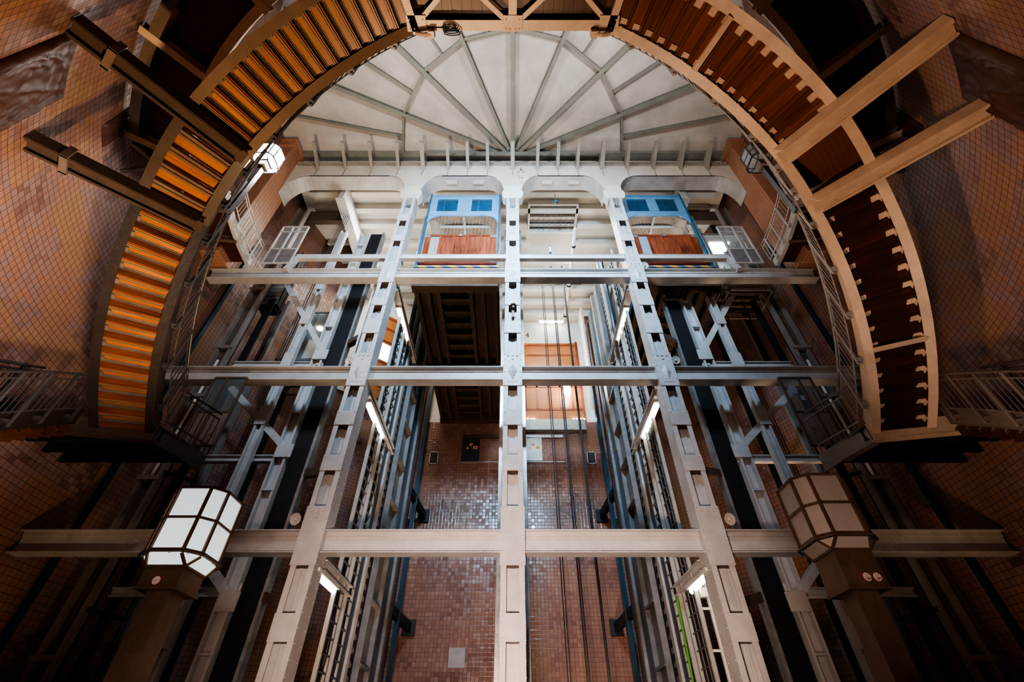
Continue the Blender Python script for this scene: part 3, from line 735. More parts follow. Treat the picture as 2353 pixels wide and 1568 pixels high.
# odds and ends under the landing
mb = MB()
for k in range(4): mb.tube([(-1.25 + .02 * k + (.13 + .01 * k) * cos(q * pi / 9), 2.40 + .03 * k + .05 * sin(q * pi / 9), TOP - .14 - .015 * k + .05 * sin(q * pi / 9)) for q in range(19)], .011, 6)
mb.tube([(-1.75, 2.42, TOP - .08), (-1.6, 2.42, TOP - .06), (-1.25, 2.42, TOP - .1)], .012)
single('cable_coil', mb, 'dark', 'loop of black cable hanging under the overhead landing edge', 'cable')
for s in (-1, 1):
    mb = MB().tube([(s * 1.9, 2.5, TOP - .05), (s * 1.87, 2.5, TOP - .22), (s * 1.74, 2.5, TOP - .28), (s * 1.6, 2.5, TOP - .24)], .045, 8)
    mb.box(s * 1.6 - .06, s * 1.6 + .06, 2.44, 2.56, TOP - .28, TOP - .06)
    single('pipe_hook', mb, 'stair', 'rusty hook fitting under the %s corner of the overhead landing' % ('right' if s > 0 else 'left'), 'hook', smooth=False)

# ================================================================ VEHICLE LIFTS
def lift(x0, x1, label):
    y0, y1, zf = 10.98, 20.4, 13.0
    t = thing('vehicle_lift', label, 'lift', ((x0 + x1) / 2, y0, zf), 'raised vehicle lifts')
    w = x1 - x0; xc = (x0 + x1) / 2
    # underframe seen from below
    MB().box(x0 + .05, x1 - .05, y0 + .1, y1, zf + .42, zf + .47).build('floor_plate', 'under', t)
    mb = MB()
    for x in (x0 + .12, x0 + .55, x0 + .95, x1 - 1.05, x1 - .6, x1 - .12): mb.ibeam((x, y0 + .1, zf + .22), (x, y1, zf + .22), .16, .38, .03)
    uf = mb.build('underframe', 'under', t)
    for sec in ((y0 + .2, 15.5), (16.3, y1 - .2)):
        k = 0; y = sec[0]
        while y < sec[1]:
            MB().box(x0 + .95, x1 - 1.05, y, y + .16, zf + .10, zf + .13).box(x0 + .95, x1 - 1.05, y + .07, y + .09, zf + .13, zf + .40).build('rung', 'under', uf)
            y += .66
    mb = MB()
    for x in (x0 + 1.25, xc - .05, x1 - 1.4): mb.box(x, x + .05, y0 + .2, y1 - .2, zf + .32, zf + .40)
    mb.build('stringer', 'under', uf)
    for y in (15.75, y1 - .25, y0 + .08): MB().box(x0, x1, y, y + .35, zf - .04, zf + .3).build('cross_sill', 'under', t)
    MB().tube([(x0 + .1, 15.7, zf - .08), (x1, 15.7, zf - .08)], .03).build('pipe', 'galv', t, True)
    MB().tube([(x0 + 1.05, 15.72, zf - .16), (x0 + 2.25, 15.72, zf - .16)], .045).build('tube_lamp', 'opal', t, True)
    # front portal
    P0, za, zt, zg = zf + .5, 17.55, 19.25, 16.15
    for x in (x0, x1 - .07):
        MB().box(x, x + .07, y0 - .03, y0 + .12, P0, zt + .15).build('front_post', 'bluedk', t)
        MB().box(x, x + .07, y0 + .12, y1, zf + .45, zf + .9).build('side_rail', 'bluedk', t)
    hd = MB()
    hd.box(x0 + .07, x1 - .07, y0, y0 + .05, 18.95, zt); hd.box(x0 + .07, x1 - .07, y0, y0 + .05, za + .05, 17.95)
    va, vb = (x0 + .38, x0 + 1.3), (x1 - 1.3, x1 - .38)
    for a, b in ((x0 + .07, va[0]), (va[1], vb[0]), (vb[1], x1 - .07)): hd.box(a, b, y0, y0 + .05, 17.95, 18.95)
    hd.box(xc - .22, xc + .22, y0 - .02, y0, 17.95, 18.95).box(xc - .15, xc - .13, y0 - .03, y0, 18, 18.9).box(xc + .13, xc + .15, y0 - .03, y0, 18, 18.9)
    hd.box(x0 + .07, x1 - .07, y0 - .04, y0 + .02, zt - .06, zt)
    # rounded shoulders of the opening
    for s, xe in ((1, x0 + .07), (-1, x1 - .07)):
        pts = [(xe, y0, za + .05), (xe + s * .55, y0, za + .05)] + [(xe + s * (.55 - .50 * sin(pi / 2 * q / 5)), y0, za + .05 - .55 * (1 - cos(pi / 2 * q / 5))) for q in range(1, 6)] + [(xe, y0, za - .5)]
        hd.prism(pts, (0, .05, 0))
    hd.build('header', 'blue', t)
    for a, b in (va, vb):
        mb = MB(); k = 0; x = a + .03
        while x < b: mb.box(x, x + .018, y0 + .02, y0 + .035, 17.95, 18.95); x += .05
        z = 18.0
        while z < 18.95: mb.box(a, b, y0 + .035, y0 + .045, z, z + .012); z += .09
        mb.box((a + b) / 2 - .16, (a + b) / 2 - .13, y0, y0 + .02, 17.95, 18.95)
        mb.build('vent_grille', 'bluedk', t)
        MB().box(a - .02, b + .02, y0 + .09, y0 + .10, 17.93, 18.97).build('vent_backing', 'bluedk', t)
    mb = MB(); x = x0 + .1
    while x < x1 - .08: mb.box(x, x + .006, y0 + .02, y0 + .026, zg, za + .05); x += .15
    mb.build('wire_screen', 'blue', t)
    # arched canopy of the cabin seen through the wires
    mb = MB(); n = 10
    for i in range(n):
        x_a, x_b = x0 + .12 + (w - .24) * i / n, x0 + .12 + (w - .24) * (i + 1) / n
        zz = lambda x: 17.85 - .6 * ((x - xc) / (w / 2)) ** 4
        mb.box8([(x_a, y0 + .15, zz(x_a)), (x_b, y0 + .15, zz(x_b)), (x_b, y1 - .3, zz(x_b)), (x_a, y1 - .3, zz(x_a)), (x_a, y0 + .15, zz(x_a) + .05), (x_b, y0 + .15, zz(x_b) + .05), (x_b, y1 - .3, zz(x_b) + .05), (x_a, y1 - .3, zz(x_a) + .05)])
    cn = mb.build('canopy', 'canopy', t)
    mb = MB().box(xc - .05, xc + .05, y0 + .16, y1 - .3, 17.74, 17.84)
    for y in (11.6, 13.0, 15.2): mb.box(x0 + .5, x1 - .5, y, y + .10, 17.70, 17.80)
    mb.build('canopy_rib', 'white', cn)
    for x in (x0 + .1, x1 - .12): MB().box(x, x + .02, y0 + .15, y1 - .3, zf + .9, 16.85).build('side_panel', 'canopy', t)
    # wooden gate, upper leaf with a window, lower leaf folded out
    g = MB(); gx0, gx1 = x0 + .17, x1 - .17
    zl = 14.55
    g.box(gx0, gx1, y0 + .0, y0 + .05, zg - .12, zg); g.box(gx0, gx1, y0, y0 + .05, zl, zl + .16)
    xs = [gx0, gx0 + .26, gx0 + .62, gx0 + 1.16, gx0 + 1.72, gx0 + 2.28, gx1 - .2, gx1]
    for x in (xs[0], gx0 + .58, gx0 + 1.12, gx0 + 1.68, gx0 + 2.24, gx1 - .22): g.box(x, x + (.22 if x in (xs[0], gx1 - .22) else .10), y0 - .005, y0 + .05, zl + .16, zg - .12)
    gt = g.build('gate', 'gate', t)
    for a, b in ((gx0 + .68, gx0 + 1.12), (gx0 + 1.22, gx0 + 1.68), (gx0 + 1.78, gx0 + 2.24), (gx0 + 2.34, gx1 - .22)): 
        if b > a: MB().box(a, b, y0 + .015, y0 + .04, zl + .16, zg - .12).build('gate_panel', 'gate', gt)
    MB().box(gx0 + .22, gx0 + .58, y0 + .02, y0 + .03, zl + .16, zg - .12).build('gate_window', 'opalblue' if x0 > 0 else 'glass', gt)
    for x in (gx0 - .05, gx1 - .20):
        MB().box(x, x + .25, y0 - .03, y0 - .005, zg - .24, zg - .07).build('hinge_plate', 'galv', gt); MB().box(x + .03, x + .22, y0 - .03, y0 - .005, zl + .05, zl + .22).build('hinge_plate', 'galv', gt)
    MB().box(xc - .07, xc + .07, y0 - .03, y0 - .005, zg - .14, zg + .02).build('latch_plate', 'galv', gt)
    mb = MB()
    for k in range(4): mb.box(x0 + .1, x1 - .1, y0 - .02 - .03 * (k % 2), y0 + .05, 13.95 + k * .16, 13.95 + k * .16 + .145)
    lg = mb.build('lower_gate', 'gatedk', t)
    for x in (x0 + .05, x1 - .35): MB().box(x, x + .3, y0 - .07, y0 - .05, 14.2, 14.4).build('hinge_plate', 'galv', lg)
    MB().box(x0, x1, y0 - .12, y0 + .06, 13.60, 13.93).build('hazard_sill', 'haz', t)
    for x in (x0 - .02, x1 + .02): MB().tube([(x, y0 - .06, 13.6), (x, y0 - .06, 17.4)], .035).build('lift_rod', 'galv', t, True)
    return t
lift(-3.78, -.55, 'raised vehicle lift with blue front and red wooden gate, left of the central column')
lift(4.82, 7.78, 'raised vehicle lift with blue front and red wooden gate, in the right outer bay')

# ================================================================ VERTICAL GEAR BETWEEN THE BAYS
for SX in (-1, 1):
    S = side(); PX = 4.22
    # depth beams with tube lamps
    for nm, z, y1, t0, t1 in (('upper', 12.5, 15.0, 11.6, 13.3), ('middle', 7.85, 14.2, 11.0, 12.9), ('lowest', 3.15, 12.9, 10.5, 11.9)):
        t = thing('depth_beam', '%s beam running back from the %s column with a tube lamp under it' % (nm, S), 'beam', (PX, 10.7, z - .12), 'beams running back into the lift bays')
        MB().ibeam((PX, 10.73, z), (PX, y1, z), .24, .24, .03).build('beam', 'steel', t)
        lamp = MB().box(PX - .11, PX + .11, t0 - .05, t1 + .05, z - .19, z - .12).build('lamp_housing', 'white', t)
        MB().tube([(PX, t0, z - .23), (PX, t1, z - .23)], .06, 10).build('tube', 'tube', lamp, True)
    ztop = 18.0
    # cable ladders
    for nm, ya, yb, z1 in (('front', 11.95, 12.5, 12.2), ('rear', 12.85, 13.3, 12.6)):
        if SX > 0 and nm == 'front':
            t = thing('mesh_screen', 'tall narrow mesh screen with black grid beside the right column', 'screen', (PX, 12.2, FLOOR))
            mb = MB()
            for y in (ya - .3, yb): mb.box(PX - .04, PX + .04, y - .04, y + .04, FLOOR, 16)
            fr = mb.build('frame', 'oldwhite', t); mb = MB(); z = FLOOR
            while z < 16: mb.box(PX - .012, PX + .012, ya - .3, yb, z, z + .03); z += .34
            mb.box(PX - .012, PX + .012, ya - .05, ya - .02, FLOOR, 16).box(PX - .012, PX + .012, ya + .22, ya + .25, FLOOR, 16)
            mb.build('grid', 'oldsteel', t)
            MB().box(PX + .03, PX + .05, ya - .3, yb, FLOOR, 16).build('dark_backing', 'dark', t)  # black sheet added as shade behind the grid openings
            continue
        t = thing('cable_ladder', '%s pale cable ladder full of black cables behind the %s column' % (nm, S), 'cable ladder', (PX, (ya + yb) / 2, FLOOR), 'cable ladders')
        mb = MB()
        for y in (ya, yb): mb.box(PX - .05, PX + .05, y - .035, y + .035, FLOOR, z1)
        mb.build('rail', 'oldwhite', t); mb = MB(); z = FLOOR + .1
        MB().box(PX + .055, PX + .07, ya, yb, FLOOR, z1).build('dark_backing', 'dark', t)  # black sheet standing in for the shade between the rungs
        while z < z1: MB().box(PX - .05, PX - .02, ya, yb, z, z + .035).build('rung', 'oldsteel', t); z += .32
        mb = MB()
        for i in range(6):
            y = ya + (yb - ya) * (i + .7) / 6.4; mb.tube([(PX + .02 + .02 * sin(z * 3.1 + i), y + .02 * sin(z * 1.7 + i * 2), z) for z in [FLOOR + q * (z1 - FLOOR) / 24 for q in range(25)]], .022, 6)
        mb.build('cables', 'dark', t)
    # blue guide, toothed rack, posts
    t = thing('guide_strip', 'blue greased guide strip beside the toothed rack on the %s of the lift bays' % S, 'guide', (PX, 13.5, FLOOR))
    MB().box(PX - .02, PX + .06, 13.35, 13.75, FLOOR, ztop).build('strip', 'belt', t)
    t = thing('toothed_rack', 'pale lift rack with black teeth running up the %s side of the lift bays' % S, 'rack', (PX, 14.1, FLOOR))
    MB().box(PX - .08, PX + .04, 13.78, 14.0, FLOOR, ztop).build('rail', 'oldwhite', t)
    mb = MB(); z = FLOOR
    while z < ztop: mb.prism([(PX - .06, 14.0, z), (PX - .06, 14.28, z + .04), (PX - .06, 14.28, z + .12), (PX - .06, 14.0, z + .20)], (.08, 0, 0)); z += .3
    mb.build('teeth', 'oldsteel', t); MB().box(PX + .03, PX + .06, 14.0, 14.75, FLOOR, ztop).build('dark_backing', 'dark', t)
    t = thing('guide_post', 'pale steel guide post with cleats standing behind the rack on the %s' % S, 'post', (PX, 15.5, FLOOR))
    mb = MB(); mb.box(PX - .12, PX + .12, 14.86, 14.92, FLOOR, ztop).box(PX - .12, PX + .12, 16.0, 16.06, FLOOR, ztop).box(PX + .02, PX + .06, 14.92, 16.0, FLOOR, ztop).build('post', 'oldsteel', t)
    z = .3
    while z < 12.6: MB().box(PX - .14, PX + .04, 14.92, 16.0, z, z + .06).build('cleat', 'oldsteel', t); z += 1.55
    t = thing('guide_rail', 'broad dark blue guide rail with pale worn edges behind the %s guide post' % S, 'guide rail', (PX, 16.9, FLOOR))
    MB().box(PX + .0, PX + .08, 16.2, 17.2, FLOOR, ztop).build('web', 'belt', t)
    MB().box(PX - .1, PX + .05, 16.08, 16.2, FLOOR, ztop).box(PX - .1, PX + .05, 17.2, 17.4, FLOOR, ztop).build('worn_edge', 'oldsteel', t)
    if SX > 0: MB().box(PX - .12, PX - .10, 16.06, 16.16, 9, ztop).build('yellow_edge', 'yedge', t)
    t = thing('rear_guide_rail', 'dark guide rail close to the back wall on the %s, braced to the tiles' % S, 'guide rail', (PX, 19.3, FLOOR))
    MB().box(PX - .1, PX + .05, 18.95, 19.10, FLOOR, ztop).box(PX - .02, PX + .05, 19.1, 19.6, FLOOR, ztop).build('rail', 'belt', t)
    MB().box(PX - .03, PX + .03, 18.05, 18.2, FLOOR, ztop).build('side_rail', 'dark', t)
    for z in (8.2, 3.8):
        mb = MB().bar((PX + .1, 18.1, z + .9 * 0 + .1), (PX - .15, 20.7, z), .2, .3).box(PX - .4, PX + .1, 20.68, 20.78, z - .28, z + .28)
        mb.build('wall_bracket', 'dark', t)
    # rail next to the central column
    t = thing('slim_guide_rail', 'slim pale and blue guide rail just %s of the central column' % S, 'guide rail', (.4, 13.5, FLOOR))
    MB().box(.30, .40, 12.0, 12.15, FLOOR, ztop).build('rail', 'galv', t); MB().box(.32, .38, 12.4, 16, 9.5, ztop).build('blue_panel', 'blue', t)
    MB().box(.33, .39, 12.2, 12.9, FLOOR, 9.4).build('web', 'belt', t)
    # ---- outer bays
    YO = 11.45; ZT = 17.0 if SX < 0 else 12.7
    t = thing('outer_guide_post', 'pale cleated guide post with a dark greased strip in the %s outer bay' % S, 'post', (6.2, YO, FLOOR))
    mb = MB().box(6.28, 6.34, YO, YO + .3, FLOOR, ZT).box(6.58, 6.64, YO, YO + .3, FLOOR, ZT).box(6.34, 6.58, YO + .14, YO + .17, FLOOR, ZT); mb.build('post', 'steel', t)
    z = .4
    while z < ZT - 1: MB().box(6.3, 6.6, YO - .02, YO + .16, z, z + .05).build('cleat', 'steel', t); z += 1.2
    MB().box(5.72, 6.22, YO + .1, YO + .16, FLOOR, ZT).build('greased_strip', 'dark', t)
    MB().box(5.60, 5.68, YO, YO + .25, FLOOR, ZT).build('worn_edge', 'galv', t)
    t = thing('riveted_post', 'slim riveted post crossed by a diagonal brace in the %s outer bay' % S, 'post', (7.35, YO, FLOOR))
    mb = MB().box(7.22, 7.28, YO - .1, YO + .1, FLOOR, ZT).box(7.42, 7.48, YO - .1, YO + .1, FLOOR, ZT).box(7.28, 7.42, YO, YO + .03, FLOOR, ZT)
    z = FLOOR
    while z < ZT: mb.rivet((7.24, YO - .1, z), (0, -1, 0), .013); mb.rivet((7.46, YO - .1, z), (0, -1, 0), .013); z += .25
    mb.build('post', 'steel', t)
    for z in (2.0, 4.2, 7.45, 9.6, 11.55) + ((13.4,) if SX < 0 else ()):
        mb = MB().box(7.19, 7.51, YO - .13, YO - .1, z - .3, z + .3)
        for q in range(4):
            for x in (7.23, 7.47): mb.rivet((x, YO - .13, z - .24 + q * .16), (0, -1, 0), .016)
        mb.build('splice_plate', 'steel', t)
    for nm, p0, p1 in (('upper', (8.85, 13.7), (6.25, 9.9)), ('middle', (8.85, 8.6), (6.28, 6.35)), ('lowest', (8.85, 4.75), (6.28, 2.6))):
        t = thing('diagonal_brace', '%s diagonal brace between the posts of the %s outer bay' % (nm, S), 'brace', ((p0[0] + p1[0]) / 2, YO + .05, p1[1]), 'diagonal braces')
        MB().ibeam((p0[0], YO + .12, p0[1]), (p1[0], YO + .12, p1[1]), .2, .2, .03, (0, 1, 0)).build('brace', 'steel', t)
        MB().box(6.15, 6.6, YO - .04, YO, p1[1] - .2, p1[1] + .2).build('gusset', 'steel', t)
    for nm, z in (('upper', 9.7), ('middle', 6.25), ('lowest', 2.85)):
        t = thing('cross_strut', '%s horizontal strut between the posts of the %s outer bay' % (nm, S), 'strut', (7.6, YO + .25, z), 'horizontal struts')
        MB().ibeam((9.3, YO + .28, z), (6.3, YO + .28, z), .16, .2, .03).build('strut', 'steel', t)
        MB().box(6.25, 6.5, YO + .1, YO + .3, z - .15, z + .15).build('end_plate', 'steel', t)
    for nm, z in (('upper', 10.3), ('middle', 5.5), ('lowest', 2.5)):
        t = thing('tie_strut', '%s short dark tie from the greased strip to the %s column' % (nm, S), 'strut', (5.2, 11.1, z - .1), 'short ties')
        MB().bar((5.7, YO + .2, z + .25), (4.7, 10.75, z - .1), .2, .2).build('bar', 'stairdk', t)
        MB().box(4.66, 4.72, 10.6, 10.9, z - .25, z + .1).build('end_plate', 'stairdk', t)
    t = thing('double_rail', 'double guide rail with a white pipe near the %s tiled wall' % S, 'guide rail', (9.75, YO + .1, FLOOR))
    MB().box(9.5, 9.58, YO, YO + .2, FLOOR, 19).box(9.9, 10.0, YO, YO + .2, FLOOR, 19).build('rail', 'rail', t)
    MB().box(9.58, 9.9, YO + .15, YO + .18, FLOOR, 19).build('web', 'stairdk', t)
    MB().tube([(9.72, YO + .03, 5.6), (9.72, YO + .03, 9.7)], .045).build('pipe', 'white', t, True)
    for z in (1.5, 3.5, 5.5, 8.2, 10.2, 13.2): MB().box(9.45, 10.05, YO - .03, YO, z, z + .12).build('clip', 'rail', t)
    t = thing('dark_guide_strip', 'wide black strip hanging between double rail and post in the %s outer bay' % S, 'guide', (9.15, YO + .3, FLOOR))
    MB().box(9.02, 9.28, YO + .28, YO + .32, FLOOR, 13 if SX < 0 else 18).build('strip', 'dark', t)
    MB().box(8.72, 8.75, YO + .3, YO + .33, FLOOR, 15).build('thin_wire', 'dark', t)
    for z in (2.3, 5.6, 9.3): MB().bar((8.7, YO + .3, z), (9.6, YO + .1, z + .2), .08, .08).build('stay', 'dark', t)
    for k in range(4): single('hoist_rope', MB().tube([(7.85 + .09 * k, YO + .6, FLOOR), (7.85 + .09 * k, YO + .6, 19.5)], .014, 6), 'dark', 'thin black hoist rope in a bunch of four in the %s outer bay' % S, 'rope', 'four hoist ropes of the %s outer bay' % S)
    # dark channel let into the wall
    mb = MB()
    for i, a in enumerate((95.5,)):
        p = Vector(P(10.88, a, FLOOR)); mb.bar(p, p + Vector((0, 0, 17.5)), .14, .10, (1, 0, 0))
    single('wall_channel', mb, 'belt', 'dark narrow channel running up the %s tiled wall' % S, 'channel')
    for a, wdt in ((103, .2), (110, .16), (118, .22)):
        p = Vector(P(10.85, a, FLOOR)); mb = MB().bar(p, p + Vector((0, 0, 17.0)), wdt, .14, (1, 0, 0))
        single('wall_rail', mb, 'rail' if a == 110 else 'dark', 'vertical rail %s on the %s wall behind the outer bay' % ({103: 'nearest the landing', 110: 'second from the landing', 118: 'deepest'}[a], S), 'rail', 'rails fixed to the rear side walls')
    # dish floodlights on the crossbeams
    for nm, z, x in (('lowest', 3.93, 4.9), ('middle', 8.62, 4.82), ('upper', 13.12, 4.8)):
        t = thing('dish_lamp', 'small round white dish on the %s crossbeam beside the %s column' % (nm, S), 'dish', (x, 10.3, z - .1), 'dishes on the crossbeams')
        ax = (.15, -1, -.25)
        MB().lathe((x, 10.3, z + .07), ax, [(.03, -.1), (.05, -.06), (.12, -.01), (.135, .03), (.12, .03), (.04, -.02)], 20).build('reflector', 'chrome', t, True)
        MB().lathe((x, 10.3, z + .07), ax, [(.035, -.03), (.035, .03), (.01, .045)], 10).build('bulb', 'white', t, True)
        MB().bar((x, 10.38, z - .1), (x, 10.36, z + .05), .05, .03).build('bracket', 'stairdk', t)
SX = 1
# counterweights and panels in the left outer bay / right of the middle bay
t = thing('counterweight', 'slatted grey counterweight hanging in the left outer bay', 'counterweight', (-9.35, 12.1, 12.7))
mb = MB()
for k in range(14): mb.box(-9.65, -9.1, 11.9, 12.35, 12.9 + k * .22, 12.9 + k * .22 + .19)
mb.build('weights', 'galv', t); MB().box(-9.7, -9.05, 11.95, 12.3, 12.65, 12.9).box(-9.7, -9.62, 11.95, 12.3, 12.7, 16.2).box(-9.13, -9.05, 11.95, 12.3, 12.7, 16.2).build('frame', 'dark', t)
t = thing('boarded_panel', 'white boarded panel standing behind the left column', 'panel', (-5.0, 11.3, 8.6))
mb = MB()
for k in range(12): mb.box(-5.03 - .01 * (k % 2), -4.97, 10.8 + k * .10, 10.8 + k * .10 + .094, 8.7, 14.0)
mb.build('boards', 'white', t); MB().box(-5.06, -4.94, 10.78, 12.02, 8.6, 8.7).build('bottom_bar', 'gate', t)
t = thing('white_door_panel', 'bright white tall panel on the right of the middle lift bay', 'panel', (3.85, 18, 14.1))
MB().box(3.83, 3.87, 17.55, 18.5, 14.2, 18.9).build('panel', 'white', t); MB().box(3.80, 3.9, 17.5, 17.55, 14.1, 19).box(3.80, 3.9, 18.5, 18.55, 14.1, 19).build('frame', 'galv', t)
# passenger lift cars
for x0, x1, y0, y1, z0, z1, lab in ((-9.15, -7.3, 13.4, 15.0, 11.3, 14.0, 'small passenger lift car with cream interior stopped midway in the left outer bay'), (7.85, 9.5, 10.9, 12.4, 13.05, 16.1, 'small passenger lift car with glowing ceiling behind the upper right landing screen')):
    t = thing('passenger_lift', lab, 'lift', ((x0 + x1) / 2, y0, z0))
    MB().box(x0, x1, y0, y1, z0, z0 + .12).build('floor', 'galv', t)
    mb = MB()
    for x in (x0, x1 - .06):
        for y in (y0, y1 - .06): mb.box(x, x + .06, y, y + .06, z0 - .5, z1 + .4)
    for z in (z0 - .5, z1 - .05): mb.box(x0, x1, y0, y0 + .06, z, z + .06).box(x0, x1, y1 - .06, y1, z, z + .06).box(x0, x0 + .06, y0, y1, z, z + .06).box(x1 - .06, x1, y0, y1, z, z + .06)
    mb.build('frame', 'rail', t)
    MB().box(x0 + .08, x1 - .08, y1 - .1, y1 - .06, z0 + .12, z1).build('back_panel', 'cream', t)
    cl = MB().box(x0 + .06, x1 - .06, y0 + .06, y1 - .06, z1 - .1, z1 - .06).build('ceiling', 'cream', t)
    if x0 > 0: MB().box(x0 + .4, x1 - .4, y0 + .35, y1 - .35, z1 - .13, z1 - .1).build('ceiling_light', 'liftglow', t)
    else:
        for dx in (-.2, .2): MB().lathe(((x0 + x1) / 2 + dx, y0 + .9, z1 - .1), (0, 0, -1), [(.13, 0), (.13, .03)], 16).build('ceiling_light', 'tubew', t)
    MB().box(x0 + .06, x1 - .06, y0 + .01, y0 + .03, z0 + .12, z1 - .1).build('glass_front', 'glass', t)
    MB().box((x0 + x1) / 2 - .03, (x0 + x1) / 2 + .03, y0 - .01, y0 + .05, z0 + .1, z1).build('door_stile', 'galv', t)
    mb = MB()
    for k in range(5): mb.box(x0 + .1, x1 - .1, y0 + .1 + k * .32, y0 + .18 + k * .32, z0 - .2, z0 - .05)
    mb.build('underframe', 'stairdk', t)
    if x0 > 0: MB().box(8.4, 8.8, 11.2, 11.6, 16.2, 16.4).build('control_box', 'white', t)
# black sheave blocks high up in the outer bays
for s in (-1, 1):
    t = thing('sheave_tube', 'black tubular buffer with round plate high in the %s outer bay' % ('right' if s > 0 else 'left'), 'buffer', (s * 8.3, 13.4, 17.5))
    MB().tube([(s * 8.5, 13.0, 17.0), (s * 8.3, 13.4, 19.6)], .09 if s < 0 else .04, 10).build('tube', 'dark', t, True)
    MB().lathe((s * 8.28, 13.42, 19.6), (0, 0, 1), [(.22, 0), (.22, .05)], 18).build('plate', 'dark', t)
    MB().box(s * 8.5 - .14, s * 8.5 + .14, 12.9, 13.2, 17.0, 17.4).build('block', 'dark', t)
    # steel frames behind the outer arches
    t = thing('arch_frame', 'pale riveted side frame hanging behind the %s outer arch' % ('right' if s > 0 else 'left'), 'frame', (s * 7.6, 12, 13))
    mb = MB().box(s * 8.05 - .12, s * 8.05 + .12, 11.1, 18.0, 19.3, 20.5)
    mb.build('side_girder', 'steel', t)
    mb = MB().box(s * 8.05 - .22, s * 8.05 + .22, 11.1, 18.0, 19.26, 19.3); y = 11.2
    while y < 18: mb.rivet((s * 8.05 - .12, y, 19.26), (0, 0, -1), .025); mb.rivet((s * 8.05 + .12, y, 19.26), (0, 0, -1), .025); y += .25
    mb.build('flange', 'steel', t)
    for y in (12.5, 14.6): MB().box(s * 8.2 + (0 if s > 0 else -2.2), s * 8.2 + (2.2 if s > 0 else 0), y, y + .25, 19.6, 20.4).build('cross_girder', 'stairdk', t)
# ropes in the middle bay
for k, (x, r) in enumerate(((1.57, .017), (1.65, .017), (2.12, .024), (2.19, .024), (2.74, .034), (2.78, .02))):
    single('hoist_rope', MB().tube([(x, 16, FLOOR), (x, 16, 20.4)], r, 7), 'dark', '%s black hoist rope from the left in the empty bay right of the central column' % ('first', 'second', 'third', 'fourth', 'fifth', 'last')[k], 'rope', 'hoist ropes of the empty middle bay')
# ceiling hatch, pipe, hooks, tube lamp
t = thing('ceiling_hatch', 'barred hatch in the cream ceiling of the empty middle bay', 'hatch', (2.1, 13, 20.6))
MB().box(.78, 3.32, 12.2, 13.9, 20.93, 20.945).build('cover', 'stairdk', t)
MB().box(.78, .88, 12.25, 13.8, 20.5, 20.92).box(3.22, 3.32, 12.25, 13.8, 20.5, 20.92).box(.78, 3.32, 13.8, 13.9, 20.5, 20.92).box(.78, 3.32, 12.15, 12.25, 20.5, 20.92).build('frame', 'cream', t)
mb = MB()
for k in range(8): mb.box(1.05 + k * .29, 1.07 + k * .29, 12.2, 13.8, 20.7, 20.73)
for y in (12.5, 12.9, 13.3, 13.6): mb.box(.88, 3.22, y, y + .03, 20.73, 20.76)
mb.build('bars', 'stairdk', t)
for y in (12.55, 13.05, 13.5): MB().box(.88, 3.22, y, y + .16, 20.8, 20.9).build('panel_strip', 'cream', t)
t = thing('overhead_pipe', 'white pipe running back under the ceiling of the empty middle bay', 'pipe', (3.2, 17, 19.8))
MB().tube([(3.2, 13.2, 19.9), (3.2, 20.0, 19.9)], .09, 12).build('pipe', 'white', t, True)
for y in (14.2, 16.9, 19.3): MB().lathe((3.2, y, 19.9), (0, 1, 0), [(.12, 0), (.12, .1)], 12).build('collar', 'dark', t)
mb = MB().tube([(1.9, 16.9, 19.85), (2.6, 16.9, 19.95), (3.9, 16.9, 19.95)], .025); mb.build('branch_line', 'dark', t)
for nm, x, y in (('nearer', 2.07, 11.6), ('farther', 2.0, 14.6)):
    t = thing('hook_block', '%s small blue hoist hook on a chain under the middle bay ceiling' % nm, 'hook', (x, y, 19.6), 'hoist hooks')
    MB().tube([(x, y, 20.5), (x, y, 19.95)], .018).build('chain', 'galv', t)
    MB().lathe((x, y, 19.72), (0, 0, 1), [(.05, 0), (.10, .06), (.10, .14), (.04, .22)], 12).build('block', 'bluedk', t)
    MB().tube([(x, y, 19.74), (x + .03, y, 19.62), (x + .08, y, 19.60), (x + .10, y, 19.66)], .015).build('hook', 'dark', t)
t = thing('tube_lamp', 'lit white tube lamp under the ceiling by the back wall of the middle bay', 'lamp', (2.5, 20.3, 20.4))
MB().tube([(1.7, 20.35, 20.38), (3.3, 20.35, 20.38)], .07).build('tube', 'tubew', t, True); MB().box(1.65, 3.35, 20.3, 20.4, 20.43, 20.5).build('housing', 'white', t)

